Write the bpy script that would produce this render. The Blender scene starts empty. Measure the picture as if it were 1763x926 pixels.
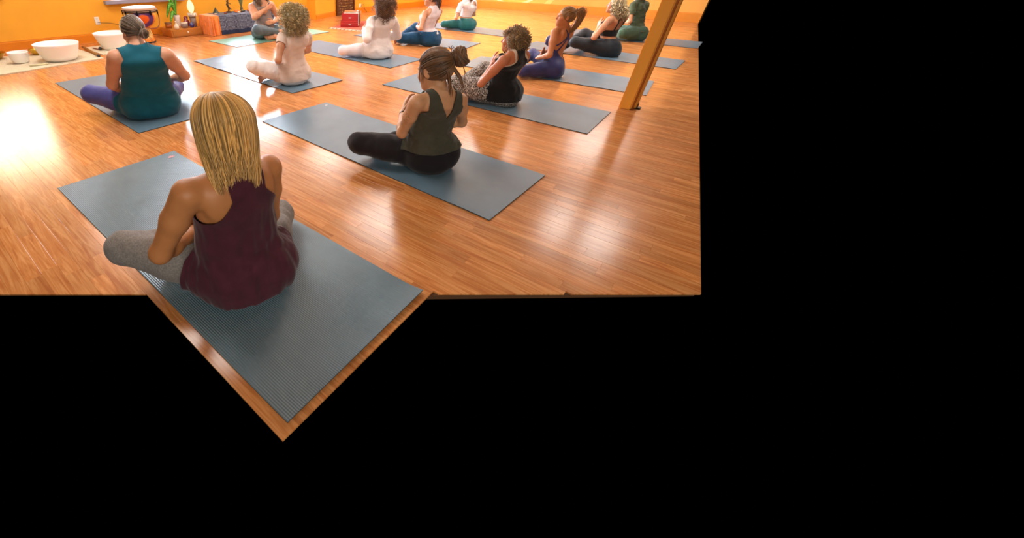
import bpy, bmesh, math, random
import numpy as np
from mathutils import Vector, Matrix, noise
random.seed(7); rng=np.random.default_rng(7)
C=bpy.context.scene.collection
R=math.radians
# ------------------------------------------------------------ camera, world, lights, exposure
scn=bpy.context.scene
cam=bpy.data.objects.new('camera',bpy.data.cameras.new('camera')); C.objects.link(cam)
FPX,CX,CY=661.2,600.0,376.9            # focal length and principal point in pixels of the 1763x926 frame
PITCH,YAW,ROLL=0.59505,0.72765,0.00918
cam.data.sensor_fit='HORIZONTAL'; cam.data.sensor_width=36; cam.data.lens=FPX/1763*36
cam.data.shift_x=(881.5-CX)/1763; cam.data.shift_y=-(463-CY)/1763
cam.data.clip_start=.02; cam.data.clip_end=100
_f=Vector((-math.sin(YAW)*math.cos(PITCH),math.cos(YAW)*math.cos(PITCH),-math.sin(PITCH)))
_r=Vector((math.cos(YAW),math.sin(YAW),0)); _u=_r.cross(_f)
_r2=math.cos(ROLL)*_r+math.sin(ROLL)*_u; _u2=-math.sin(ROLL)*_r+math.cos(ROLL)*_u
cam.matrix_world=Matrix(((_r2.x,_u2.x,-_f.x,0),(_r2.y,_u2.y,-_f.y,0),(_r2.z,_u2.z,-_f.z,1.2),(0,0,0,1)))
scn.camera=cam
w=bpy.data.worlds.new('world'); scn.world=w; w.use_nodes=True
w.node_tree.nodes['Background'].inputs[0].default_value=(0,0,0,1); w.node_tree.nodes['Background'].inputs[1].default_value=0
scn.view_settings.view_transform='Standard'; scn.view_settings.look='None'; scn.view_settings.gamma=1
scn.view_settings.use_curve_mapping=False; scn.view_settings.exposure=0.0
def area(name,loc,rot,sx,sy,power,col,spread=180):
    l=bpy.data.lights.new(name,'AREA'); l.shape='RECTANGLE'; l.size=sx; l.size_y=sy; l.energy=power; l.color=col; l.spread=R(spread)
    o=bpy.data.objects.new(name,l); C.objects.link(o); o.location=loc; o.rotation_euler=rot; return o
# window openings in the front wall: (y0, y1, z0, z1)
WIN=[(.25,1.35,.75,1.9),(2.78,4.0,.60,2.1),(4.9,6.3,.75,2.1),(8.3,9.7,.75,2.1),(10.3,12.0,.6,2.1)]
def wx(y): return -8.05+.055*y
DAY=[((1.0,.84,.50),34),((.70,.84,1.0),90),((.72,.85,1.0),260),((.72,.85,1.0),360),((.72,.85,1.0),420)]
for k,(y0,y1,z0,z1) in enumerate(WIN):      # daylight standing outside each window of the front wall
    ym=(y0+y1)/2
    area('window_daylight',(wx(ym)-.24,ym,(z0+z1)/2),(0,R(-90),0),z1-z0-.04,y1-y0-.04,DAY[k][1],DAY[k][0])
# added ambient fill: soft warm light panels under the ceiling, no fixtures built
for (x,y) in ((-6.2,1.6),(-6.0,6.0),(-3.2,1.2),(-3.2,4.6),(-3.2,8.2),(-5.8,10.4),(-1.4,10.8),(-.6,6.6)):
    area('ceiling_fill_light',(x,y,2.63),(0,0,0),1.1,1.1,50,(1.0,.96,.90))
area('rear_fill_light',(2.6,-1.6,2.0),(R(62),0,R(52)),3.2,1.6,125,(1.0,.92,.80))  # added soft fill from behind the camera, with no window built there

# ------------------------------------------------------------ helpers
def srgb(h):
    h=h.lstrip('#'); v=[int(h[i:i+2],16)/255 for i in (0,2,4)]
    return tuple(c/12.92 if c<=.04045 else ((c+.055)/1.055)**2.4 for c in v)
MATS={}
def mat(name,col=(.5,.5,.5),rough=.6,**k):
    if name in MATS: return MATS[name]
    m=bpy.data.materials.new(name); m.use_nodes=True; nt=m.node_tree; b=nt.nodes['Principled BSDF']
    if isinstance(col,str): col=srgb(col)
    b.inputs['Base Color'].default_value=(*col,1); b.inputs['Roughness'].default_value=rough
    b.inputs['Metallic'].default_value=k.get('metal',0)
    if 'spec' in k: b.inputs['Specular IOR Level'].default_value=k['spec']
    if 'coat' in k: b.inputs['Coat Weight'].default_value=k['coat']; b.inputs['Coat Roughness'].default_value=k.get('coat_rough',.1)
    if 'sheen' in k: b.inputs['Sheen Weight'].default_value=k['sheen']; b.inputs['Sheen Roughness'].default_value=.5
    if 'sss' in k: b.inputs['Subsurface Weight'].default_value=k['sss']; b.inputs['Subsurface Scale'].default_value=.02; b.inputs['Subsurface Radius'].default_value=(1,.35,.2)
    if 'trans' in k: b.inputs['Transmission Weight'].default_value=k['trans']
    if 'emit' in k: b.inputs['Emission Color'].default_value=(*k.get('ecol',col),1); b.inputs['Emission Strength'].default_value=k['emit']
    N=nt.nodes; L=nt.links
    src=None
    geo=N.new('ShaderNodeTexCoord')
    if k.get('attr'):
        a=N.new('ShaderNodeVertexColor'); a.layer_name='Col'; mx=N.new('ShaderNodeMix'); mx.data_type='RGBA'; mx.blend_type='MULTIPLY'; mx.inputs[0].default_value=1
        mx.inputs[6].default_value=(*col,1); L.new(a.outputs[0],mx.inputs[7]); src=mx.outputs[2]
    if k.get('var'):                                   # mottled colour
        n=N.new('ShaderNodeTexNoise'); n.inputs['Scale'].default_value=k.get('vscale',8); n.inputs['Detail'].default_value=4
        mp=N.new('ShaderNodeMapping'); mp.inputs['Scale'].default_value=k.get('vstretch',(1,1,1)); L.new(geo.outputs['Object'],mp.inputs[0]); L.new(mp.outputs[0],n.inputs[0])
        mr=N.new('ShaderNodeMapRange'); mr.inputs[1].default_value=.3; mr.inputs[2].default_value=.7; mr.inputs[3].default_value=1-k['var']; mr.inputs[4].default_value=1+k['var']; L.new(n.outputs[0],mr.inputs[0])
        mx=N.new('ShaderNodeMix'); mx.data_type='RGBA'; mx.blend_type='MULTIPLY'; mx.inputs[0].default_value=1
        if src: L.new(src,mx.inputs[6])
        else: mx.inputs[6].default_value=(*col,1)
        L.new(mr.outputs[0],mx.inputs[7]); src=mx.outputs[2]
    if src: L.new(src,b.inputs['Base Color'])
    if k.get('bump'):
        n=N.new('ShaderNodeTexNoise'); n.inputs['Scale'].default_value=k.get('bscale',300); n.inputs['Detail'].default_value=2
        mp=N.new('ShaderNodeMapping'); mp.inputs['Scale'].default_value=k.get('bstretch',(1,1,1)); L.new(geo.outputs['Object'],mp.inputs[0]); L.new(mp.outputs[0],n.inputs[0])
        bp=N.new('ShaderNodeBump'); bp.inputs['Strength'].default_value=k['bump']; bp.inputs['Distance'].default_value=k.get('bdist',.002)
        L.new(n.outputs[0],bp.inputs['Height']); L.new(bp.outputs[0],b.inputs['Normal'])
    MATS[name]=m; return m
def rawmesh(name,V,F,m,parent=None,smooth=True,col=None,loc=None,matidx=None):
    """V (n,3); F = list of index arrays/lists"""
    me=bpy.data.meshes.new(name)
    V=np.asarray(V,dtype=np.float32)
    if isinstance(F,np.ndarray): F=[F]
    if F and not isinstance(F[0],np.ndarray):
        cnt=np.array([len(f) for f in F],dtype=np.int32); idx=np.array([i for f in F for i in f],dtype=np.int32)
    else:
        cnt=np.concatenate([np.full(len(f),f.shape[1],np.int32) for f in F]); idx=np.concatenate([f.ravel() for f in F]).astype(np.int32)
    me.vertices.add(len(V)); me.vertices.foreach_set('co',V.ravel())
    me.loops.add(len(idx)); me.loops.foreach_set('vertex_index',idx)
    me.polygons.add(len(cnt)); st=np.zeros(len(cnt),np.int32); st[1:]=np.cumsum(cnt)[:-1]
    me.polygons.foreach_set('loop_start',st); me.polygons.foreach_set('loop_total',cnt)
    me.polygons.foreach_set('use_smooth',np.full(len(cnt),smooth))
    for mm in (m if isinstance(m,(list,tuple)) else [m]): me.materials.append(mm)
    if matidx is not None: me.polygons.foreach_set('material_index',np.asarray(matidx,np.int32))
    me.update(calc_edges=True); me.validate()
    if col is not None:
        a=me.color_attributes.new('Col','FLOAT_COLOR','POINT'); cc=np.ones((len(V),4),np.float32); cc[:,:3]=col; a.data.foreach_set('color',cc.ravel())
    o=bpy.data.objects.new(name,me); C.objects.link(o)
    if parent: o.parent=parent
    if loc: o.location=loc
    return o
def bobj(name,bm,m,parent=None,smooth=False,loc=None):
    me=bpy.data.meshes.new(name); bmesh.ops.recalc_face_normals(bm,faces=bm.faces[:]); bm.to_mesh(me); bm.free()
    for mm in (m if isinstance(m,(list,tuple)) else [m]): me.materials.append(mm)
    if smooth:
        for p in me.polygons: p.use_smooth=True
    o=bpy.data.objects.new(name,me); C.objects.link(o)
    if parent: o.parent=parent
    if loc: o.location=loc
    return o
def thing(name,label,cat,loc=(0,0,0),rz=0,group=None):
    o=bpy.data.objects.new(name,None); C.objects.link(o); o.location=loc; o.rotation_euler=(0,0,rz); o.empty_display_size=.1
    return tag(o,label,cat,group)
def tag(o,label=None,cat=None,group=None,kind=None):
    if label: o['label']=label
    if cat: o['category']=cat
    if group: o['group']=group
    if kind: o['kind']=kind
    return o
def box(bm,c,s,rz=0,bev=0,taper=1):
    vs=[]
    for z in (-1,1):
        for x,y in ((-1,-1),(1,-1),(1,1),(-1,1)):
            t=taper if z>0 else 1
            vx,vy=x*s[0]/2*t,y*s[1]/2*t
            vs.append(bm.verts.new((c[0]+vx*math.cos(rz)-vy*math.sin(rz),c[1]+vx*math.sin(rz)+vy*math.cos(rz),c[2]+z*s[2]/2)))
    fs=[bm.faces.new([vs[i] for i in f]) for f in ((3,2,1,0),(4,5,6,7),(0,1,5,4),(1,2,6,5),(2,3,7,6),(3,0,4,7))]
    if bev: bmesh.ops.bevel(bm,geom=list({e for f in fs for e in f.edges}),offset=bev,segments=2,affect='EDGES')
def bx(name,c,s,m,parent=None,rz=0,bev=0,taper=1):
    bm=bmesh.new(); box(bm,c,s,rz,bev,taper); return bobj(name,bm,m,parent)
def lathe(prof,seg=40,c=(0,0,0),closed=False):
    """prof = [(r,z)...] -> V,F quads around z"""
    P=np.array(prof,float); n=len(P); a=np.linspace(0,2*np.pi,seg,endpoint=False)
    V=np.stack([P[:,0,None]*np.cos(a),P[:,0,None]*np.sin(a),np.repeat(P[:,1,None],seg,1)],-1).reshape(-1,3)+np.array(c)
    i,j=np.meshgrid(np.arange(n-1),np.arange(seg),indexing='ij'); i=i.ravel(); j=j.ravel(); j2=(j+1)%seg
    return V,np.stack([i*seg+j,i*seg+j2,(i+1)*seg+j2,(i+1)*seg+j],-1)
def lobj(name,prof,m,parent=None,c=(0,0,0),seg=40,smooth=True):
    V,F=lathe(prof,seg,c); return rawmesh(name,V,F,m,parent,smooth)
def tube(paths,radii,sides=5,flat=1.0,cols=None):
    """many tubes at once: list of (n,3) paths, list of radii arrays -> V,F,col"""
    VV=[];FF=[];CC=[];off=0
    ang=np.linspace(0,2*np.pi,sides,endpoint=False); ca,sa=np.cos(ang),np.sin(ang)
    for k,(P,r) in enumerate(zip(paths,radii)):
        P=np.asarray(P,float); n=len(P); T=np.gradient(P,axis=0); T/=np.linalg.norm(T,axis=1,keepdims=True)+1e-9
        ref=np.array([0,0,1.]) if abs(T[:,2].mean())<.8 else np.array([1.,.2,0])
        A=np.cross(T,ref); A/=np.linalg.norm(A,axis=1,keepdims=True)+1e-9; B=np.cross(A,T)
        r=np.broadcast_to(np.asarray(r,float),(n,))
        V=P[:,None,:]+r[:,None,None]*(ca[None,:,None]*A[:,None,:]+flat*sa[None,:,None]*B[:,None,:])
        i,j=np.meshgrid(np.arange(n-1),np.arange(sides),indexing='ij'); i=i.ravel();j=j.ravel();j2=(j+1)%sides
        VV.append(V.reshape(-1,3)); FF.append(np.stack([i*sides+j,i*sides+j2,(i+1)*sides+j2,(i+1)*sides+j],-1)+off); off+=n*sides
        if cols is not None: CC.append(np.repeat(np.asarray(cols[k],float).reshape(-1,3) if np.ndim(cols[k])==2 else np.tile(cols[k],(n,1)),sides,0))
    return np.concatenate(VV),np.concatenate(FF),(np.concatenate(CC) if cols is not None else None)
def tobj(name,path,r,m,parent=None,sides=8):
    V,F,_=tube([path],[r],sides); n=len(path)
    faces=[tuple(f) for f in F]+[tuple(range(sides))[::-1],tuple((n-1)*sides+i for i in range(sides))]
    return rawmesh(name,V,faces,m,parent)
def spline(pts,n=24):
    P=np.array(pts,float)
    if len(P)<3: return P[0]+(P[-1]-P[0])*np.linspace(0,1,n)[:,None]
    Q=np.vstack([2*P[0]-P[1],P,2*P[-1]-P[-2]]); out=[]
    for t in np.linspace(0,len(P)-1-1e-6,n):
        i=int(t); u=t-i; a,b,c,d=Q[i],Q[i+1],Q[i+2],Q[i+3]
        out.append(.5*((2*b)+(-a+c)*u+(2*a-5*b+4*c-d)*u*u+(-a+3*b-3*c+d)*u**3))
    return np.array(out)

# ------------------------------------------------------------ floor, walls, windows, ceiling
def wood_floor():
    m=bpy.data.materials.new('laminate'); m.use_nodes=True; nt=m.node_tree; N=nt.nodes; L=nt.links; b=N['Principled BSDF']
    a=N.new('ShaderNodeVertexColor'); a.layer_name='Col'; geo=N.new('ShaderNodeTexCoord')
    sep=N.new('ShaderNodeSeparateColor'); L.new(a.outputs[0],sep.inputs[0])
    comb=N.new('ShaderNodeCombineXYZ'); ml=N.new('ShaderNodeMath'); ml.operation='MULTIPLY'; ml.inputs[1].default_value=37; L.new(sep.outputs[1],ml.inputs[0]); L.new(ml.outputs[0],comb.inputs[0]); L.new(ml.outputs[0],comb.inputs[2])
    add=N.new('ShaderNodeVectorMath'); add.operation='ADD'; L.new(geo.outputs['Object'],add.inputs[0]); L.new(comb.outputs[0],add.inputs[1])
    mp=N.new('ShaderNodeMapping'); mp.inputs['Scale'].default_value=(1.3,17,1); L.new(add.outputs[0],mp.inputs[0])
    n1=N.new('ShaderNodeTexNoise'); n1.inputs['Scale'].default_value=2.2; n1.inputs['Detail'].default_value=7; n1.inputs['Distortion'].default_value=1.6; L.new(mp.outputs[0],n1.inputs[0])
    mp2=N.new('ShaderNodeMapping'); mp2.inputs['Scale'].default_value=(5,130,1); L.new(add.outputs[0],mp2.inputs[0])
    n2=N.new('ShaderNodeTexNoise'); n2.inputs['Scale'].default_value=2; n2.inputs['Detail'].default_value=4; L.new(mp2.outputs[0],n2.inputs[0])
    r=N.new('ShaderNodeValToRGB'); e=r.color_ramp.elements; e[0].position=.30; e[0].color=(*srgb('#b56a36'),1); e[1].position=.66; e[1].color=(*srgb('#dd9c60'),1); x=r.color_ramp.elements.new(.47); x.color=(*srgb('#c98146'),1); L.new(n1.outputs[0],r.inputs[0])
    mr=N.new('ShaderNodeMapRange'); mr.inputs[1].default_value=.3; mr.inputs[2].default_value=.75; mr.inputs[3].default_value=.92; mr.inputs[4].default_value=1.06; L.new(n2.outputs[0],mr.inputs[0])
    m1=N.new('ShaderNodeMix'); m1.data_type='RGBA'; m1.blend_type='MULTIPLY'; m1.inputs[0].default_value=1; L.new(r.outputs[0],m1.inputs[6]); L.new(mr.outputs[0],m1.inputs[7])
    mr2=N.new('ShaderNodeMapRange'); mr2.inputs[3].default_value=.84; mr2.inputs[4].default_value=1.12; L.new(sep.outputs[0],mr2.inputs[0])
    m2=N.new('ShaderNodeMix'); m2.data_type='RGBA'; m2.blend_type='MULTIPLY'; m2.inputs[0].default_value=1; L.new(m1.outputs[2],m2.inputs[6]); L.new(mr2.outputs[0],m2.inputs[7])
    L.new(m2.outputs[2],b.inputs['Base Color']); b.inputs['Roughness'].default_value=.21; b.inputs['Specular IOR Level'].default_value=.5
    bp=N.new('ShaderNodeBump'); bp.inputs['Strength'].default_value=.10; bp.inputs['Distance'].default_value=.0008; L.new(n2.outputs[0],bp.inputs['Height']); L.new(bp.outputs[0],b.inputs['Normal'])
    return m
lam=wood_floor()
# the stretch of floor the photograph shows, and the whole mat that runs out of it at the front
EDGES=[((-1.89,-.11),(.345,1.935)),((.345,1.935),(-.625,13.2))]      # the two straight saw cuts that end the modelled floor
MAT_END=(.31,1.15,-.53)                                             # rows under the front mat run on to its end
def clip_poly(poly,a,b):
    out=[]; nx_,ny_=-(b[1]-a[1]),b[0]-a[0]; f=lambda p:(p[0]-a[0])*nx_+(p[1]-a[1])*ny_
    for i in range(len(poly)):
        p,q=poly[i],poly[(i+1)%len(poly)]; fp,fq=f(p),f(q)
        if fp>=0: out.append(p)
        if (fp>=0)!=(fq>=0): t=fp/(fp-fq); out.append((p[0]+(q[0]-p[0])*t,p[1]+(q[1]-p[1])*t))
    return out
def cut_rect(x0,x1,y0,y1):
    P=[(x0,y0),(x1,y0),(x1,y1),(x0,y1)]
    if MAT_END[0]<(y0+y1)/2<MAT_END[1]: P=clip_poly(P,(MAT_END[2],0),(MAT_END[2],1))
    else:
        for a,b in EDGES:
            P=clip_poly(P,a,b)
            if len(P)<3: return None
    A=abs(sum(P[i][0]*P[(i+1)%len(P)][1]-P[(i+1)%len(P)][0]*P[i][1] for i in range(len(P))))/2 if len(P)>2 else 0
    return P if A>2e-4 else None
floor_root=bpy.data.objects.new('floor',None)
PW=.0655; planks=[]
rf=np.random.default_rng(11)
row=0; y=-1.2
while y<13.3:
    x=-8.7+rf.uniform(-.5,0)
    while x<.6:
        Lg=rf.uniform(.32,.72); cx,cy_=x+Lg/2,y+PW/2
        if cut_rect(x+.01,x+Lg-.01,y+.004,y+PW-.004) and cx>wx(cy_)-.35 and cy_<13.25: planks.append((x,y,Lg,rf.random(),rf.random(),rf.uniform(0,.00012)))
        x+=Lg
    y+=PW; row+=1
def pdist(p):
    return math.hypot(p[0]+p[2]/2,p[1]) 
planks.sort(key=pdist)
def plank_geo(p,bev):
    x,y,L_,a,b,dz=p; g=.00018
    x0,x1,y0,y1=x+g,x+L_-g,y+g,y+PW-g; z1=dz-.0005; e=.0006
    lo=[(x0,y0),(x1,y0),(x1,y1),(x0,y1)]; hi=[(x0+e,y0+e),(x1-e,y0+e),(x1-e,y1-e),(x0+e,y1-e)]
    if cut_rect(x,x+L_,y,y+PW) and len(cut_rect(x0,x1,y0,y1) or [])>2:
        c=cut_rect(x0,x1,y0,y1)
        if {(round(a,5),round(b_,5)) for a,b_ in c}!={(round(a,5),round(b_,5)) for a,b_ in lo}:
            n=len(c); return [(*q,-.008) for q in c]+[(*q,z1) for q in c],[tuple(range(n,2*n))]+[(i,(i+1)%n,(i+1)%n+n,i+n) for i in range(n)]
    if not bev: return [(*q,-.008) for q in lo]+[(*q,z1) for q in lo],[(4,5,6,7),(0,1,5,4),(1,2,6,5),(2,3,7,6),(3,0,4,7)]
    V=[(*q,-.008) for q in lo]+[(*q,z1-e*.6) for q in lo]+[(*q,z1) for q in hi]
    F=[(0,1,5,4),(1,2,6,5),(2,3,7,6),(3,0,4,7),(4,5,9,8),(5,6,10,9),(6,7,11,10),(7,4,8,11),(8,9,10,11)]
    return V,F
# base slab under the planks (follows the same outline, just inside it)
slabm=mat('underlay','#5a3a20',rough=.9)
bm=bmesh.new()
def prism(bm,pts,z0,z1):
    a=[bm.verts.new((x,y,z0)) for x,y in pts]; b=[bm.verts.new((x,y,z1)) for x,y in pts]; n=len(pts)
    bm.faces.new(b); bm.faces.new(a[::-1])
    for i in range(n): bm.faces.new((a[i],a[(i+1)%n],b[(i+1)%n],b[i]))
prism(bm,[(-8.5,-1.15),(-3.07,-1.15),(-1.91,-.1),(-1.46,.32),(-.54,.32),(-.54,1.12),(.33,1.94),(-.635,13.18),(-8.5,13.2)],-.03,-.0078)
floor=bobj('floor',bm,slabm); tag(floor,kind='structure')
for p in planks[:300]:
    V,F=plank_geo(p,1); rawmesh('plank',V,F,lam,floor,smooth=False,col=np.tile([p[3],p[4],0],(len(V),1)))
VV=[];FF=[];CC=[]
for p in planks[300:]:
    V,F=plank_geo(p,0); o=len(VV); VV+=V; FF+=[tuple(i+o for i in f) for f in F]; CC+=[[p[3],p[4],0]]*len(V)
o=rawmesh('plank',VV,FF,lam,floor,smooth=False,col=np.array(CC)); o['kind']='stuff'

def wallmat(name,col,**k): return mat(name,col,rough=.6,var=.05,vscale=3,bump=.35,bscale=60,bdist=.003,spec=.3,**k)
orange=wallmat('orange_wall_paint','#f5ae34'); orange2=wallmat('pale_orange_wall_paint','#f0a840'); bb=mat('orange_trim_paint','#e08418',rough=.35,var=.05,vscale=4)
bb2=mat('light_orange_trim_paint','#e08d30',rough=.35,var=.05,vscale=4)
white=mat('ceiling_paint','#f3dfc0',rough=.9)
# front wall: built from blocks around its window openings, following its slight angle
def wseg(bm,y0,y1,z0,z1,t=.16,f=0):
    v=[]
    for z in(z0,z1):
        for (x,y) in ((wx(y0)+f,y0),(wx(y1)+f,y1),(wx(y1)-t,y1),(wx(y0)-t,y0)): v.append(bm.verts.new((x,y,z)))
    for q in ((0,1,5,4),(1,2,6,5),(2,3,7,6),(3,0,4,7),(4,5,6,7),(3,2,1,0)): bm.faces.new([v[i] for i in q])
bm=bmesh.new(); H=2.7; ys=[-1.2]
for (y0,y1,z0,z1) in WIN:
    wseg(bm,ys[-1],y0,-.008,H); wseg(bm,y0,y1,-.008,z0); wseg(bm,y0,y1,z1,H); ys.append(y1)
wseg(bm,ys[-1],12.75,-.008,H)
prism(bm,[(wx(7.06)-.05,7.06),(-7.39,7.07),(-7.60,7.95),(wx(7.95)-.05,7.95)],-.008,H)       # the pier that stands out of the wall
tag(bobj('wall_front',bm,orange),kind='structure')
# right wall with its painted mural, from the corner as far as the photograph shows it
RW=[(-7.36,12.42),(-6.03,12.57),(-2.99,13.02),(-.62,13.22)]
bm=bmesh.new(); prism(bm,RW+[(-.60,13.36),(-2.99,13.16),(-6.03,12.71),(-7.5,12.6)],-.008,H)
mw=wallmat('mural_wall_paint','#f2b056')
nt=mw.node_tree; N=nt.nodes; L=nt.links; b=N['Principled BSDF']; tc=N.new('ShaderNodeTexCoord')
vm=N.new('ShaderNodeVectorMath'); vm.operation='SUBTRACT'; vm.inputs[1].default_value=(-5.0,12.7,1.05); L.new(tc.outputs['Object'],vm.inputs[0])
ln=N.new('ShaderNodeVectorMath'); ln.operation='LENGTH'; L.new(vm.outputs[0],ln.inputs[0])
ramp=N.new('ShaderNodeValToRGB'); ramp.color_ramp.interpolation='CONSTANT'; el=ramp.color_ramp.elements
el[0].position=0; el[0].color=(*srgb('#f6c45c'),1); el[1].position=.30; el[1].color=(*srgb('#fbd27a'),1)
for p_,c_ in ((.36,'#f7bd52'),(.44,'#fde09a'),(.47,'#f4b555'),(.60,'#f9cc74'),(.66,'#f2b056')): e=el.new(p_); e.color=(*srgb(c_),1)
dv=N.new('ShaderNodeMath'); dv.operation='MULTIPLY'; dv.inputs[1].default_value=.5; L.new(ln.outputs[1],dv.inputs[0]); L.new(dv.outputs[0],ramp.inputs[0])
for l in list(b.inputs['Base Color'].links): L.remove(l)
L.new(ramp.outputs[0],b.inputs['Base Color'])
tag(bobj('wall_right',bm,mw),kind='structure')
# baseboards
def skirting(name,pts,h,t,m,side=1):
    bm=bmesh.new(); P=[Vector((*p,0)) for p in pts]; prof=[(0,0),(t,0),(t,h-.02),(t*.55,h-.012),(t*.5,h),(0,h)]; rings=[]
    for i,p in enumerate(P):
        d=(P[min(i+1,len(P)-1)]-P[max(i-1,0)]).normalized(); n=Vector((d.y,-d.x,0))*side
        rings.append([bm.verts.new(p+n*a+Vector((0,0,z))) for a,z in prof])
    for i in range(len(P)-1):
        for k in range(len(prof)): bm.faces.new((rings[i][k],rings[i][(k+1)%6],rings[i+1][(k+1)%6],rings[i+1][k]))
    bm.faces.new(rings[0]); bm.faces.new(rings[-1][::-1]); return tag(bobj(name,bm,m),kind='structure')
skirting('baseboard_front',[(wx(-1.1)+.001,-1.1),(wx(7.05)+.001,7.05)],.135,.022,bb)
skirting('baseboard_front',[(-7.389,7.075),(-7.599,7.95),(wx(12.4)+.001,12.40)][:2],.10,.016,bb)
skirting('baseboard_front',[(wx(7.97)+.001,7.97),(wx(12.38)+.001,12.38)],.135,.022,bb)
skirting('baseboard_right',[(RW[0][0]+.03,RW[0][1]+.001),(RW[1][0],RW[1][1]-.001),(RW[2][0],RW[2][1]-.001),(RW[3][0],RW[3][1]-.001)],.20,.025,bb2)
# low step of the skirting on the front wall: thin shoe moulding
skirting('trim_1',[(wx(-1.1)+.024,-1.1),(wx(7.0)+.024,7.0)],.022,.012,bb)
frame_m=mat('window_frame_white','#e9e6e4',rough=.35); glass=bpy.data.materials.new('window_glass'); sillm=mat('grey_sill','#9b95a6',rough=.4)
glass.use_nodes=True; nt=glass.node_tree; nt.nodes.clear(); go=nt.nodes.new('ShaderNodeOutputMaterial'); gm_=nt.nodes.new('ShaderNodeMixShader'); gt=nt.nodes.new('ShaderNodeBsdfTransparent'); gg=nt.nodes.new('ShaderNodeBsdfGlossy'); gg.inputs['Roughness'].default_value=.02; gf=nt.nodes.new('ShaderNodeFresnel'); gf.inputs[0].default_value=1.45
nt.links.new(gf.outputs[0],gm_.inputs[0]); nt.links.new(gt.outputs[0],gm_.inputs[1]); nt.links.new(gg.outputs[0],gm_.inputs[2]); nt.links.new(gm_.outputs[0],go.inputs[0])
for k,(y0,y1,z0,z1) in enumerate(WIN):
    ym=(y0+y1)/2; ang=math.atan(.055)
    bm=bmesh.new()
    for z in (z0+.03,z1-.03,(z0+z1)/2): box(bm,(wx(ym)-.09,ym,z),(.06,y1-y0-.004,.05 if z!=(z0+z1)/2 else .035),-ang)
    for yy in (y0+.03,y1-.03,ym): box(bm,(wx(yy)-.09,yy,(z0+z1)/2),(.056,.05 if yy!=ym else .035,z1-z0-.004),-ang)
    win=tag(bobj('window_%d'%(k+1),bm,frame_m),kind='structure')
    for yy in ((y0+ym)/2,(y1+ym)/2):
        for zz in ((3*z0+z1)/4,(z0+3*z1)/4):
            bx('pane',(wx(yy)-.095,yy,zz),(.004,(y1-y0)/2-.06,(z1-z0)/2-.06),glass,win,-ang)
    if k!=1: bx('window_sill',(wx(ym)+.03,ym,z0-.015),(.10,y1-y0+.1,.03),frame_m,win,-ang,.004)
    else:
        s=bx('window_sill',(wx(ym)+.045,ym,z0-.03),(.13,y1-y0+.16,.055),sillm,win,-ang,.006)
bx_c=bmesh.new(); prism(bx_c,[(-8.6,-1.2),(.4,-1.2),(.4,13.36),(-8.3,13.36)],H,H+.12)
tag(bobj('ceiling',bx_c,white),kind='structure')

# ------------------------------------------------------------ post
post=thing('wooden_post','square orange timber post with rounded corners, standing bare on the floor at the right','post',(-.47,4.66,0))
pm=mat('orange_post_paint','#efa23a',rough=.42,var=.08,vscale=5,vstretch=(1,1,.3),bump=.3,bscale=20,bstretch=(1,1,.1),bdist=.003); pm2=mat('post_groove_paint','#b35f12',rough=.5)
bm=bmesh.new(); box(bm,(-.006,0,1.35),(.104,.155,2.699),0,.010); shaft=bobj('shaft',bm,pm,post)
bx('corner_strip',(.050,.022,1.35),(.016,.110,2.69),pm2,post,0,.002); bx('corner_strip',(.064,.048,1.35),(.026,.075,2.69),pm,post,0,.004)
blackm=mat('black_metal','#15120f',rough=.5,metal=.6)
bk=bx('bracket',(.086,.045,.006),(.055,.07,.010),blackm,post,0,.002); bx('bracket_upright',(.0815,.045,.025),(.006,.066,.04),blackm,bk,0,.001)
# bright overcast sky seen through the front windows
skm=mat('overcast_sky','#dfe9f5',rough=1,emit=2.2,ecol=(.86,.93,1.0)); bm=bmesh.new()
v=[bm.verts.new(p) for p in ((wx(-1.1)-.30,-1.1,.2),(wx(12.5)-.30,12.5,.2),(wx(12.5)-.30,12.5,2.6),(wx(-1.1)-.30,-1.1,2.6))]; bm.faces.new(v)
bobj('sky',bm,skm)['kind']='structure'

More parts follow.
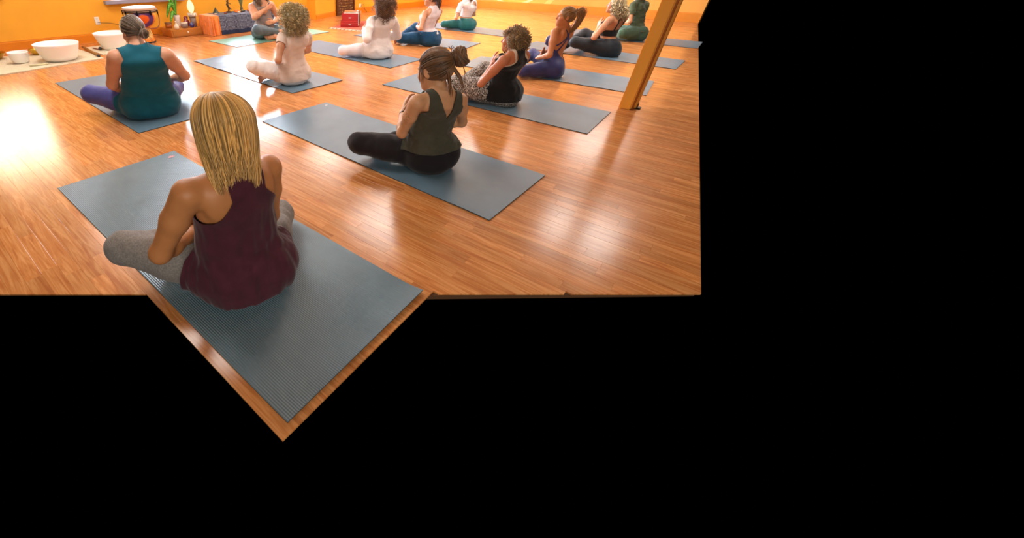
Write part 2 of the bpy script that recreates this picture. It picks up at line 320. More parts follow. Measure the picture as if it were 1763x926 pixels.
# ------------------------------------------------------------ signed-distance modelling (one continuous surface per body)
class Field:
    def __init__(s,lo,hi,h):
        s.lo=np.array(lo,float); s.h=h; s.n=np.ceil((np.array(hi)-s.lo)/h).astype(int)+1
        s.ax=[s.lo[i]+h*np.arange(s.n[i]) for i in range(3)]; s.F=np.full(s.n,.15,np.float32)
    def sub(s,lo,hi):
        a=np.clip(np.floor((np.array(lo)-s.lo)/s.h).astype(int),0,s.n-1); b=np.clip(np.ceil((np.array(hi)-s.lo)/s.h).astype(int)+1,a+1,s.n)
        sl=tuple(slice(a[i],b[i]) for i in range(3))
        g=np.meshgrid(*[s.ax[i][sl[i]] for i in range(3)],indexing='ij')
        return sl,np.stack(g,-1).astype(np.float32)
    def add(s,pr,k=.02):
        lo,hi=pr.box(); m=k+2.5*s.h
        sl,P=s.sub(np.array(lo)-m,np.array(hi)+m); d=pr(P); a=s.F[sl]
        hh=np.maximum(k-np.abs(a-d),0)/k; s.F[sl]=np.minimum(a,d)-hh*hh*k*.25
    def cut(s,pr,k=.008):
        lo,hi=pr.box(); m=k+2.5*s.h
        sl,P=s.sub(np.array(lo)-m,np.array(hi)+m); d=-pr(P); a=s.F[sl]
        hh=np.maximum(k-np.abs(a-d),0)/k; s.F[sl]=np.maximum(a,d)+hh*hh*k*.25
    def mesh(s):
        F=s.F; ins=F<0; n=s.n; c=np.zeros(tuple(n-1)+(3,),np.float32); cnt=np.zeros(tuple(n-1),np.float32)
        off=[(i,j,k) for i in(0,1) for j in(0,1) for k in(0,1)]
        def S(o): return tuple(slice(o[i],o[i]+n[i]-1) for i in range(3))
        act=np.zeros(tuple(n-1),bool); base=ins[S((0,0,0))]
        for o in off[1:]: act|=ins[S(o)]!=base
        I=np.argwhere(act); val={o:F[I[:,0]+o[0],I[:,1]+o[1],I[:,2]+o[2]] for o in off}
        c=np.zeros((len(I),3)); cnt=np.zeros(len(I))
        for ax in range(3):
            for o in off:
                if o[ax]: continue
                o2=list(o); o2[ax]=1; o2=tuple(o2); a,b=val[o],val[o2]; x=(a<0)!=(b<0); t=np.where(x,a/(a-b+1e-20),0)
                p=np.array(o,float)[None]+np.zeros((len(I),3)); p[:,ax]=t; c[x]+=p[x]; cnt+=x
        V=s.lo+(I+c/np.maximum(cnt,1)[:,None])*s.h
        ids=-np.ones(tuple(n-1),np.int64); ids[I[:,0],I[:,1],I[:,2]]=np.arange(len(I))
        Q=[]
        for ax in range(3):
            a1,a2=(ax+1)%3,(ax+2)%3
            sl1=[slice(None)]*3; sl2=[slice(None)]*3; sl1[ax]=slice(0,n[ax]-1); sl2[ax]=slice(1,n[ax])
            A=ins[tuple(sl1)]; B=ins[tuple(sl2)]; E=np.argwhere(A!=B)
            E=E[(E[:,a1]>0)&(E[:,a2]>0)&(E[:,a1]<n[a1]-1)&(E[:,a2]<n[a2]-1)]
            flip=A[E[:,0],E[:,1],E[:,2]]
            def cid(d1,d2):
                q=E.copy(); q[:,a1]-=d1; q[:,a2]-=d2; return ids[q[:,0],q[:,1],q[:,2]]
            q=np.stack([cid(1,1),cid(0,1),cid(0,0),cid(1,0)],-1); q[~flip]=q[~flip][:,::-1]; Q.append(q)
        Q=np.concatenate(Q); Q=Q[(Q>=0).all(1)]
        return V,Q
class cone:
    def __init__(s,a,b,ra,rb): s.a=np.array(a,float);s.b=np.array(b,float);s.ra=ra;s.rb=rb
    def box(s): r=max(s.ra,s.rb); return np.minimum(s.a,s.b)-r,np.maximum(s.a,s.b)+r
    def t(s,P): ba=s.b-s.a; return ((P-s.a)@ba)/(ba@ba)
    def __call__(s,P): t=np.clip(s.t(P),0,1); return np.linalg.norm(P-s.a-t[...,None]*(s.b-s.a),axis=-1)-(s.ra+(s.rb-s.ra)*t)
class ell:
    def __init__(s,c,r,M=None): s.c=np.array(c,float);s.r=np.array(r,float);s.M=np.eye(3) if M is None else np.array(M,float)
    def box(s): m=s.r.max(); return s.c-m,s.c+m
    def __call__(s,P):
        q=(P-s.c)@s.M; k0=np.linalg.norm(q/s.r,axis=-1)+1e-6; k1=np.linalg.norm(q/s.r**2,axis=-1)+1e-6; return k0*(k0-1)/k1
class loft:
    """rings: (x,y,z,a,b,angle) in rising z"""
    def __init__(s,rings):
        Rg=np.array(sorted(rings,key=lambda r:r[2]),float); z=np.linspace(Rg[0,2],Rg[-1,2],80); T=np.stack([np.interp(z,Rg[:,2],Rg[:,i]) for i in range(6)],-1)
        K=np.exp(-np.linspace(-2,2,9)**2); K/=K.sum(); Tp=np.pad(T,((4,4),(0,0)),mode='edge'); s.T=np.stack([np.convolve(Tp[:,i],K,'valid') for i in range(6)],-1); s.T[:,2]=z; s.z=z
    def box(s): m=np.maximum(s.T[:,3],s.T[:,4]).max(); return (s.T[:,0].min()-m,s.T[:,1].min()-m,s.z[0]),(s.T[:,0].max()+m,s.T[:,1].max()+m,s.z[-1])
    def uv(s,P):
        z=P[...,2]; I=[np.interp(z,s.z,s.T[:,i]) for i in (0,1,3,4,5)]
        dx=P[...,0]-I[0]; dy=P[...,1]-I[1]; ca,sa=np.cos(I[4]),np.sin(I[4]); return dx*ca+dy*sa,-dx*sa+dy*ca,I[2],I[3]
    def __call__(s,P):
        u,v,a,b=s.uv(P); k=np.sqrt((u/a)**2+(v/b)**2)+1e-6; r=np.sqrt(u*u+v*v); d=(k-1)*np.minimum(np.maximum(r/k,.3*np.minimum(a,b)),np.maximum(a,b))*.92
        z=P[...,2]; return np.maximum(d,np.maximum(z-s.z[-1],s.z[0]-z))
def vnormals(V,F):
    N=np.zeros_like(V); a=V[F[:,2]]-V[F[:,0]]; b=V[F[:,-1]]-V[F[:,1]]
    fn=np.cross(a,b) if F.shape[1]==4 else np.cross(V[F[:,1]]-V[F[:,0]],V[F[:,2]]-V[F[:,0]])
    for i in range(F.shape[1]): np.add.at(N,F[:,i],fn)
    return N/(np.linalg.norm(N,axis=1,keepdims=True)+1e-12)
def smooth_scalar(x,F,it=3):
    for _ in range(it):
        s=np.zeros_like(x); c=np.zeros(len(x)); n=F.shape[1]
        for i in range(n):
            j=F[:,(i+1)%n]; np.add.at(s,F[:,i],x[j]); np.add.at(s,j,x[F[:,i]]); np.add.at(c,F[:,i],1); np.add.at(c,j,1)
        c=np.maximum(c,1); x=.5*x+.5*(s/(c if x.ndim==1 else c[:,None]))
    return x
def clipmesh(V,Q,phi,extra=None):
    """keep phi>0 of a quad mesh, cut cleanly through faces; returns V,tris,extra"""
    T=np.concatenate([Q[:,[0,1,2]],Q[:,[0,2,3]]]) if Q.shape[1]==4 else Q
    pos=phi>0; c=pos[T].sum(1); keep=T[c==3]; mix=T[(c==1)|(c==2)]
    newV=[];newE=[];cache={};n0=len(V);out=[]
    def cutp(i,j):
        k=(i,j) if i<j else (j,i)
        if k not in cache:
            a,b=k; t=phi[a]/(phi[a]-phi[b]); cache[k]=n0+len(newV); newV.append(V[a]+(V[b]-V[a])*t)
            if extra is not None: newE.append(extra[a]+(extra[b]-extra[a])*t)
        return cache[k]
    for tri in mix.tolist():
        p=[pos[i] for i in tri]
        if sum(p)==1:
            k=p.index(True); a,b,c_=tri[k],tri[(k+1)%3],tri[(k+2)%3]; out.append((a,cutp(a,b),cutp(a,c_)))
        else:
            k=p.index(False); a,b,c_=tri[k],tri[(k+1)%3],tri[(k+2)%3]; x,y=cutp(a,b),cutp(a,c_); out+= [(x,b,c_),(x,c_,y)]
    T=np.concatenate([keep,np.array(out,int).reshape(-1,3)]); VV=np.concatenate([V,np.array(newV).reshape(-1,3)]) 
    EE=None if extra is None else np.concatenate([extra,np.array(newE).reshape(-1,extra.shape[1])])
    u,inv=np.unique(T,return_inverse=True); T=inv.reshape(-1,3)
    return VV[u],T,(None if EE is None else EE[u])
def rotm(yaw,pitch=0,roll=0):
    """columns: right, forward, up of a head turned by yaw (left +), pitch (up +), roll"""
    return np.array(Matrix.Rotation(yaw,3,'Z')@Matrix.Rotation(pitch,3,'X')@Matrix.Rotation(roll,3,'Y'))
SKIN=None
def hand_parts(w,d,n,side,curl=.35,spread=.10,sc=1.0):
    """w wrist, d direction of fingers, n back-of-hand normal, side +1 thumb to cross(d,n)"""
    d=np.array(d,float); d/=np.linalg.norm(d); n=np.array(n,float); n-=d*(n@d); n/=np.linalg.norm(n); x=np.cross(d,n)*side
    pr=[]; w=np.array(w,float)
    for i,o in enumerate((.024,.008,-.008,-.023)):
        pr.append((cone(w+x*o*.5*sc+d*.012*sc,w+d*.078*sc+x*o*sc,.014*sc,.0115*sc),.012))
    for i,(o,L) in enumerate(((.025,.068),(.0085,.076),(-.0085,.070),(-.024,.055))):
        a=w+d*.08*sc+x*o*sc; dd=d*math.cos(0)+x*o*spread*60*.04; dd/=np.linalg.norm(dd); c=curl
        for q,(fr,r) in enumerate(((.45,.0088),(.30,.0080),(.25,.0070))):
            ang=c*(q+.35); e=(dd*math.cos(ang)-n*math.sin(ang)); b=a+e*L*fr*sc; pr.append((cone(a,b,r*sc,(r-.0007)*sc),.003)); a=b
    a=w+d*.018*sc+x*.018*sc; b=a+(d*.6+x*.75-n*.1)*.040*sc; pr.append((cone(a,b,.013*sc,.0105*sc),.008))
    c2=b+(d*.85+x*.35-n*.2)*.030*sc; pr.append((cone(b,c2,.0100*sc,.0090*sc),.004)); c3=c2+(d*.95+x*.05-n*.2)*.024*sc; pr.append((cone(c2,c3,.0088*sc,.0075*sc),.004))
    return pr
def foot_parts(a,d,up,side,sc=1.0):
    """a ankle, d toe direction, up = top of foot"""
    a=np.array(a,float); d=np.array(d,float); d/=np.linalg.norm(d); up=np.array(up,float); up-=d*(up@d); up/=np.linalg.norm(up); x=np.cross(d,up)*side
    pr=[(cone(a,a-up*.018-d*.03,.030,.027),.02),(cone(a-up*.005,a+d*.085-up*.018,.029,.026),.02),(cone(a-up*.02-d*.025,a+d*.11-up*.028+x*.012,.024,.021),.02),(cone(a+d*.05-up*.022-x*.012,a+d*.10-up*.03-x*.02,.022,.019),.02)]
    for o,L,r in ((.026,.052,.0125),(.010,.046,.0095),(-.004,.042,.009),(-.017,.036,.0085),(-.029,.030,.008)):
        s0=a+d*(.118-abs(o-.02)*.45)-up*.030+x*o; pr.append((cone(s0,s0+d*L*.85-up*.002,r,r*.92),.003))
    return pr
def build_fields(parts,h,floor=None,pad=.012):
    lo=np.min([p.box()[0] for p,_ in parts],0)-pad; hi=np.max([p.box()[1] for p,_ in parts],0)+pad
    f=Field(lo,hi,h)
    for p,k in parts: f.add(p,k)
    if floor is not None:
        Z=f.ax[2][None,None,:]; f.F=np.maximum(f.F,(floor-Z).astype(np.float32))
    return f

# ------------------------------------------------------------ people
def fab(name,col,**k):
    d=dict(rough=.85,sheen=.15,var=.12,vscale=14,bump=.35,bscale=420,bdist=.001,spec=.25); d.update(k); return mat(name,col,**d)
skin_mat=mat('skin','#ffffff',rough=.48,attr=True,sss=.12,spec=.4,var=.04,vscale=30)
eye_white=mat('eye_white','#e8e2dc',rough=.15); iris=mat('iris','#3a2b20',rough=.1)
def nz(V,sc,seed=0,st=(1,1,1)):
    return np.array([noise.noise(Vector((v[0]*sc*st[0]+seed,v[1]*sc*st[1],v[2]*sc*st[2]))) for v in V])
class Ctx: pass
def make_person(spec):
    J={k:np.array(v,float) for k,v in spec['J'].items()}; s=spec['s']; g=lambda k,d:spec.get(k,d)
    hw,ww,cw,aw,lw=g('hw',1),g('ww',1),g('cw',1),g('aw',1),g('lw',1)
    root=thing('person',spec['label'],'person',(spec['base'][0],spec['base'][1],.0065+spec.get('dz',0)),R(spec['yaw']),'people seated cross-legged on yoga mats')
    P,W,Cc,N=J['pelvis'],J['waist'],J['chest'],J['neck']
    ash=math.atan2(J['shR'][1]-J['shL'][1],J['shR'][0]-J['shL'][0]); ah=math.atan2(J['hipR'][1]-J['hipL'][1],J['hipR'][0]-J['hipL'][0])*.5
    sm=(J['shL']+J['shR'])/2; shz=sm[2]
    rings=[(P[0],P[1]-.02,0,.13*hw,.10,ah),(P[0],P[1]-.03,.035,.168*hw,.125*hw,ah),(P[0],P[1]-.02,P[2],.178*hw,.128*hw,ah),(.6*P[0]+.4*W[0],.6*P[1]+.4*W[1]-.01,.175,.158*hw,.115,ah*.8+ash*.2),
      (W[0],W[1],W[2],.130*ww,.095*ww,ah*.5+ash*.5),(.5*(W[0]+Cc[0]),.5*(W[1]+Cc[1]),(W[2]+Cc[2])/2,.138*cw,.100*cw,ah*.3+ash*.7),
      (.7*Cc[0]+.3*sm[0],.7*Cc[1]+.3*sm[1],Cc[2],.150*cw,.106*cw,ash),(sm[0],sm[1]*.7+N[1]*.3,shz-.02,.148*cw,.088*cw,ash),(.5*(sm[0]+N[0]),.5*(sm[1]+N[1]),shz+.025,.10,.066,ash),(N[0],N[1]-.003,N[2]+.015,.052,.052,ash)]
    torso=loft(rings)
    hy,hp,hr=g('head',(0,0,0)); M=rotm(R(hy),R(hp),R(hr)); Hc=J['head']; hs=g('hs',.89); Hc=Hc+np.array([0,0,g('hdz',-.012)]); hl=lambda x,y,z:Hc+hs*(M@np.array([x,y,z],float))
    nb=hl(0,-.022,-.055)
    parts=[(torso,.02)]
    tn=[torso]
    for sd,a in (('L',-1),('R',1)):
        sh,hp_=J['sh'+sd],J['hip'+sd]
        parts.append((cone(N*.75+sh*.25-[0,0,.015],sh*.92+N*.08+[0,0,-.004],.044,.046*aw),.03)); tn.append(parts[-1][0])
        parts.append((ell(hp_+[0,-.04,.0],(.100*hw,.108*hw,.095)),.04)); tn.append(parts[-1][0])
        # shoulder blade and breast
        parts.append((ell(sh*.5+Cc*.5+[0,-.058,.01],(.05,.028,.06)),.03))
        ca,sa=math.cos(ash),math.sin(ash)
        parts.append((ell(Cc+[a*.062*ca-.085*sa,a*.062*sa+.085*ca,-.02],(.058*g('bust',1),.050*g('bust',1),.055)),.025))
    arms={};legs=[];shank={}
    for sd in 'LR':
        sh,el,wr=J['sh'+sd],J['el'+sd],J['wr'+sd]; u=(el-sh); m=sh+u*.42; fv=wr-el; fm=el+fv*.28
        arms[sd]=[cone(sh,m,.052*aw,.047*aw),cone(m,el,.047*aw,.036*aw),cone(el,fm,.037*aw,.039*aw),cone(fm,wr,.039*aw,.0245)]
        kn,an,hp_=J['kn'+sd],J['an'+sd],J['hip'+sd]; sv=an-kn
        legs+= [cone(hp_,hp_+(kn-hp_)*.5,.098*lw,.083*lw),cone(hp_+(kn-hp_)*.5,kn,.083*lw,.063*lw),cone(kn,kn+sv*.35,.060*lw,.056*lw),cone(kn+sv*.35,an,.056*lw,.034)]
        shank[sd]=cone(kn,an,.06,.03)
        parts+= [(p,.022) for p in arms[sd]]+[(p,.03) for p in legs[-4:]]
    neckp=cone(N-[0,0,.04],nb,.052,.047); parts.append((neckp,.025))
    head=[(ell(hl(0,-.015,.022),(.073,.091,.084),M),.02),(ell(hl(0,.030,-.03),(.057,.060,.072),M),.03),(ell(hl(0,.062,-.088),(.026,.022,.020),M),.03),
      (cone(hl(0,.087,.012),hl(0,.104,-.022),.007,.0115),.012),(ell(hl(0,.094,-.027),(.015,.012,.009),M),.008),
      (cone(hl(-.03,.076,.022),hl(.03,.076,.022),.012,.012),.015),(ell(hl(-.036,.058,-.025),(.022,.024,.020),M),.02),(ell(hl(.036,.058,-.025),(.022,.024,.020),M),.02),
      (cone(hl(-.02,.080,-.049),hl(.02,.080,-.049),.0072,.0072),.006),(cone(hl(-.016,.079,-.058),hl(.016,.079,-.058),.0078,.0078),.005)]
    for a in(-1,1):
        head.append((ell(hl(a*.077,-.008,-.004),(.010,.018,.031),M@rotm(0,R(-12),R(a*10))),.006))
    for p,_ in head:
        if isinstance(p,ell): p.r=p.r*hs
        else: p.ra*=hs; p.rb*=hs
    parts+=head
    f=build_fields(parts,spec.get('h',.008)/s,floor=.0015)
    for a in(-1,1):
        f.cut(ell(hl(a*.030,.092,.004),(.015,.011,.009),M),.010); f.cut(ell(hl(a*.087,-.004,-.001),(.006,.010,.018),M),.004)
    V,Q=f.mesh()
    # hands and feet, finer grid, same mesh
    nbody=len(V); VV=[V];QQ=[Q]; off=len(V)
    ext=[]
    for sd,a in (('L',1),('R',-1)):
        wr,el=J['wr'+sd],J['el'+sd]
        hd=g('hand'+sd,None) or dict(d=(a*1,.10,.12),n=(-.1*a,1,0),curl=.3)
        ext.append([(cone(wr-(wr-el)*.16,wr,.0265,.0245),.01)]+hand_parts(wr,hd['d'],hd['n'],hd.get('side',a),hd.get('curl',.35),hd.get('spread',.1),.98))
        an,kn=J['an'+sd],J['kn'+sd]; fd=g('foot'+sd,None) or dict(d=(a*1,-.12,-.04),up=(0,1,.25))
        ext.append([(cone(an-(an-kn)*.12,an,.034,.032),.01)]+foot_parts(an,fd['d'],fd['up'],a,.95))
    foot=[]
    for i,e in enumerate(ext):
        e_f=build_fields(e,spec.get('hh',.0045)/s,floor=.0015); v,q=e_f.mesh(); 
        if len(v): VV.append(v); QQ.append(q+off); off+=len(v)
    V=np.concatenate(VV);Q=np.concatenate(QQ)
    sk=np.array(srgb(spec.get('skin','#c98d66')))
    col=np.tile(sk,(len(V),1))
    hd_=(V-Hc)@M/hs
    lips=np.exp(-(((hd_[:,0]/.020)**2+((hd_[:,1]-.086)/.012)**2+((hd_[:,2]+.053)/.010)**2))*1.2); col=col*(1-lips[:,None]*.6)+np.array(srgb('#b4564c'))*lips[:,None]*.6
    cheek=sum(np.exp(-((hd_[:,0]-a*.045)**2+(hd_[:,1]-.06)**2+(hd_[:,2]+.025)**2)/.0006) for a in(-1,1)); col*=1-cheek[:,None]*np.array([0,.14,.14])
    for tp,tr,tc,ta in g('tattoo',[]):
        d=np.linalg.norm(V-np.array(tp),axis=1); nn=np.zeros(len(V)); sel=d<tr*1.6; nn[sel]=nz(V[sel],60,3.3); msk=np.clip((tr-d)/(tr*.3),0,1)*np.clip(np.abs(nn)*-14+1.6,0,1)*ta; col=col*(1-msk[:,None])+np.array(srgb(tc))*msk[:,None]
    bodyV=V.copy()
    # garments from the body's own surface
    X=Ctx(); B=V[:nbody]; X.V=B; X.J=J; X.z=B[:,2]
    X.u,X.v,_,_=torso.uv(B); X.dt=np.min([t(B) for t in tn],0)
    X.da=np.minimum.reduce([p(B) for sd in 'LR' for p in arms[sd]]); X.dl=np.minimum.reduce([p(B) for p in legs]); X.N=N; X.Hc=Hc
    ta=[]
    for sd in 'LR':
        sh,el,wr=J['sh'+sd],J['el'+sd],J['wr'+sd]; up=cone(sh,el,.04,.04); lo=cone(el,wr,.04,.04); du,dl_=up(B),lo(B)
        X.__dict__['ta'+sd]=np.where(du<dl_,np.clip(up.t(B),-.5,1),1+np.clip(lo.t(B),0,1.2)); X.__dict__['d'+sd]=np.minimum.reduce([p(B) for p in arms[sd]])
    X.ta=np.where(X.dL<X.dR,X.taL,X.taR)
    X.sh={sd:shank[sd](B) for sd in 'LR'}; X.st={sd:shank[sd].t(B) for sd in 'LR'}
    NB=vnormals(B,Q[:len(Q)][(Q<nbody).all(1)]); Qb=Q[(Q<nbody).all(1)]; NB=smooth_scalar(NB,Qb,2); NB/=np.linalg.norm(NB,axis=1,keepdims=True)+1e-9
    phis=[smooth_scalar(gm['phi'](X),Qb,1) for gm in spec['garments']]
    for gi,gm in enumerate(spec['garments']):
        phi=phis[gi]
        if gm.get('under'): phi=np.minimum(phi,.020-phis[gm['under']])
        phis[gi]=phi 
        offv=gm['off'](X) if callable(gm['off']) else np.full(len(B),gm['off'])
        sel=phi>-.03; wrv=np.zeros(len(B))
        if gm.get('wr'):
            amp,sc,st,fn=gm['wr']; w_=np.zeros(len(B)); w_[sel]=nz(B[sel],sc,gm.get('seed',1),st)+.5*nz(B[sel],sc*2.1,gm.get('seed',1)+5,st); wrv=amp*w_*(fn(X) if fn else 1)
        wrv=smooth_scalar(wrv,Qb,1)
        if not gm.get('smooth'): offv=np.maximum(smooth_scalar(offv+wrv,Qb,1),.0022)
        else: offv=np.maximum(smooth_scalar(offv,Qb,2),.0022)
        G=NB*offv[:,None]
        if gm.get('smooth'): G=smooth_scalar(B+NB*(offv+.003)[:,None],Qb,gm['smooth'])-B+NB*np.maximum(wrv,-offv*.7)[:,None]
        V2,T,E=clipmesh(B,Qb,phi,G)
        V3=V2+E; V3[:,2]=np.maximum(V3[:,2],.0005)
        o=rawmesh(gm['name'],V3*s,T,gm['mat'],root)
        md=o.modifiers.new('thick','SOLIDIFY'); md.thickness=gm.get('th',.003); md.offset=-1
        if gm.get('label'): o['label']=gm['label']
    cover=np.clip(np.maximum.reduce(phis)/.012-.3,0,1); bodyV[:nbody]-=NB*(cover*.008)[:,None]; bodyV[:,2]=np.maximum(bodyV[:,2],.0012)
    body=rawmesh('body',bodyV*s,Q,skin_mat,root,col=col)
    for bp,bd,br_ in g('bracelets',[]):
        bd=np.array(bd,float); bd/=np.linalg.norm(bd); a_=np.cross(bd,[0,0,1.]); a_/=np.linalg.norm(a_); b_=np.cross(bd,a_); tt=np.linspace(0,2*np.pi,20)
        v_,q_,_=tube([np.array(bp)+br_*(np.outer(np.cos(tt),a_)+np.outer(np.sin(tt),b_))],[.0035],6); rawmesh('bracelet',v_*s,q_,mat('bracelet_cord','#33302c',rough=.6),root)
    # eyes
    if g('eyes',False):
        for a in(-1,1):
            v,q=lathe([(.0118*math.sin(t),-.0118*math.cos(t)) for t in np.linspace(.01,math.pi-.01,9)],12)
            v=v[:,[0,2,1]]; mi=[1 if v[f].mean(0)[1]>.0092 else 0 for f in q]; v=(v@M.T)*hs+hl(a*.030,.0755,.004)
            rawmesh('eye',v*s,q,[eye_white,iris],root,matidx=mi)
    spec['M']=M; spec['Jn']=J
    hair(root,spec,M,Hc,s,J,hs)
    return root
# ---- hair
def hairmat(name,col): return mat(name,col,rough=.42,attr=True,spec=.5,sheen=.1)
def hair(root,spec,M,Hc,s,J,hs):
    H=spec.get('hair'); 
    if not H: return
    m=hairmat('hair_'+H['cn'],H['col']); rg=np.random.default_rng(H.get('seed',3)); kind=H['kind']
    Mi=np.array(M)
    tr=lambda p:Hc+hs*(np.asarray(p)@Mi.T)
    cc=np.array([0,-.018,.026]); ra=np.array([.080,.096,.090])
    # scalp cap
    f=build_fields([(ell(tr(cc),(ra+(.004 if kind!='curly' else 0))*hs,M),.01)],.006/s)
    f.cut(ell(tr((0,.125,-.045)),np.array((.085,.105,.10))*hs,M),.01); f.cut(ell(tr((0,.05,-.12)),np.array((.10,.080,.072))*hs,M),.01)
    if kind=='curly': E_=H['env']; f=build_fields([(ell(tr(cc),ra*hs,M),.01),(ell(tr(np.array(H.get('ctr',(0,-.025,0)))+[0,-.02,(E_[2]-E_[3])*.35]),np.array([E_[0]*.74,E_[1]*.66,(E_[2]+E_[3])*.36])*hs,M),.03)],.008/s); f.cut(ell(tr((0,.16,-.045)),np.array((.12,.13,.13))*hs,M),.01); f.cut(ell(tr((0,.06,-.15)),np.array((.10,.080,.10))*hs,M),.01)
    if kind=='updo' and H.get('bun'):
        k_=np.array(H['knot'],float); d_=(k_-cc)/np.linalg.norm(k_-cc); f=build_fields([(ell(tr(cc),(ra+.004)*hs,M),.01),(ell(tr(k_+d_*H['bun']*.45),np.array([1,.8,.8])*H['bun']*.62,M),.01)],.006/s); f.cut(ell(tr((0,.125,-.045)),np.array((.085,.105,.10))*hs,M),.01); f.cut(ell(tr((0,.05,-.12)),np.array((.10,.080,.072))*hs,M),.01)
    V,Q=f.mesh(); cap=rawmesh('hair',V*s,Q,m,root,col=np.full((len(V),3),.62)); 
    paths=[];radii=[];cols=[]
    def add(p,r,b):
        paths.append(np.asarray(p)); radii.append(r); cols.append(np.array([b,b*(.97+.03*rg.random()),b*(.93+.07*rg.random())]))
    def rndb(lo=.55,hi=1.35): return lo+(hi-lo)*rg.random()**1.1
    def taper(n,r,a=.5): t=np.linspace(0,1,n); return r*(1-.85*np.clip((t-a)/(1-a),0,1)**1.6)
    if kind=='straight' or kind=='wavy':
        L,wl,wav=H['len'],H['width'],H.get('wav',0)
        rx,ry=H.get('rx',.105),H.get('ry',.115); drop=H.get('drop',0.0)
        # body volume under the locks
        for i in range(H.get('n',420)):
            ph=rg.uniform(-math.pi,math.pi)
            if abs(ph)<H.get('face',1.0): continue                          # 0 = face side
            lay=rg.uniform(.72,1.0)**.7; n=26; pts=[]
            part=H.get('part',-.015); l=L*rg.uniform(.62,1.12)*(1+.12*math.sin(ph*3+1)); phc=round(ph*7+rg.uniform(-.2,.2))/7; clump=H.get('clump',.6)
            dx,dy=math.sin(ph),math.cos(ph)
            for t in np.linspace(0,1,n):
                if t<.42:
                    th=(t/.42)*(math.pi/2); k=math.sin(th)**.85; p=np.array([part*(1-k)+dx*rx*k,-.018+dy*ry*k,.02+.098*math.cos(th)])*[lay,lay,lay]+[0,0,.004]
                    p=tr(p)
                    last=p
                else:
                    q=(t-.42)/.58; pq=ph+(phc-ph)*clump*q; dx,dy=math.sin(pq),math.cos(pq); base_=tr(np.array([part*0+dx*rx,-.018+dy*ry,.02])*[lay,lay,lay]+[0,0,.004]); dn=np.array([0,0,-1.])
                    hin=wl(q); cxy=Hc[:2]+(J['neck'][:2]-Hc[:2])*q*.8+np.array(H.get('shift',(0,0)))*q
                    rel=base_[:2]-Hc[:2]; p=np.array([*(cxy+rel*hin),base_[2]-q*l]); p[:2]+=.004*np.array([math.sin(q*7+i*2.1),math.cos(q*6+i*1.3)])*q
                    if wav: p[:2]+=wav*np.array([math.sin(q*12+i*1.7),math.cos(q*11+i*2.3)])*min(1,q*3)
                pts.append(p)
            add(pts,taper(n,H.get('lr',.0062)*rg.uniform(.7,1.25),.62),rndb(*H.get('br',(.55,1.35))))
    if kind=='curly':
        E=H['env']; n=20
        for i in range(H.get('n',430)):
            u=rg.normal(size=3); u/=np.linalg.norm(u)
            if u[1]>.25 and u[2]<.45: continue
            if u[2]<-.86: continue
            ctr=np.array(H.get('ctr',(0,-.025,.0))); rad=np.array([E[0],E[1],E[2] if u[2]>0 else E[3]]); fr=rg.uniform(.55,1.0)**.6
            end=ctr+u*rad*fr; st=cc+u*ra*.95; t=np.linspace(0,1,n)[:,None]; mid=(st+end)/2+[0,0,.012]
            p=(1-t)**2*st+2*t*(1-t)*mid+t*t*end; p[:,2]-=.025*t[:,0]**2
            a=np.cross(u,[0,0,1.]); a/=np.linalg.norm(a)+1e-6; b=np.cross(u,a); tw=H.get('turns',2.6)*2*np.pi*t[:,0]+rg.uniform(0,6.3); am=H.get('amp',.010)*np.minimum(1,t[:,0]*2.5)*rg.uniform(.6,1.3)
            p=p+a*(np.cos(tw)*am)[:,None]+b*(np.sin(tw)*am)[:,None]
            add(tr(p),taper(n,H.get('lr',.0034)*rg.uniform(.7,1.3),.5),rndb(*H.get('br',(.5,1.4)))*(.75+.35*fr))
        for i in range(H.get('n2',260)):          # outer tight curls
            u=rg.normal(size=3); u/=np.linalg.norm(u)
            if (u[1]>.25 and u[2]<.45) or u[2]<-.85: continue
            rad=np.array([E[0],E[1],E[2] if u[2]>0 else E[3]]); c0=np.array(H.get('ctr',(0,-.025,.0)))+u*rad*rg.uniform(.86,1.03)
            t=np.linspace(0,1,16); tw=t*2*np.pi*1.8+rg.uniform(0,6.3); am=H.get('amp',.010)*1.1
            a=np.cross(u,[0,0,1.]); a/=np.linalg.norm(a)+1e-6
            p=c0+np.outer(np.cos(tw)*am,a)+np.outer(np.sin(tw)*am,u)+np.outer(t,[0,0,-.045])
            add(tr(p),taper(16,.0030*rg.uniform(.7,1.2),.5),rndb(*H.get('br',(.5,1.4)))*1.1)
    if kind=='updo':
        tgt=np.array(H['knot'],float); td=tgt-cc; tdn=td/np.linalg.norm(td)
        for i in range(H.get('n',230)):
            u=rg.normal(size=3); u/=np.linalg.norm(u)
            if u[1]>.62 and u[2]<.35: continue
            if u[2]<-.80 or (u[2]<-.45 and u[1]>-.35): continue
            if u[1]>.1 and u[2]<-.05: continue
            om=math.acos(np.clip(u@tdn,-1,1)); n=16; pts=[]
            lift=rg.uniform(1.0,1.06)*H.get('vol',1)
            for t in np.linspace(0,1,n):
                so=math.sin(om)+1e-6; d=(math.sin((1-t)*om)*u+math.sin(t*om)*tdn)/so; p=cc+d/np.linalg.norm(d)*ra*(lift+.05*math.sin(t*3.1))
                if t>.8: p=p+(tgt-p)*((t-.8)/.2)*.5
                pts.append(p)
            add(tr(pts),taper(n,H.get('lr',.0044)*rg.uniform(.7,1.2),.8),rndb(*H.get('br',(.5,1.4))))
        br=H.get('bun',0)
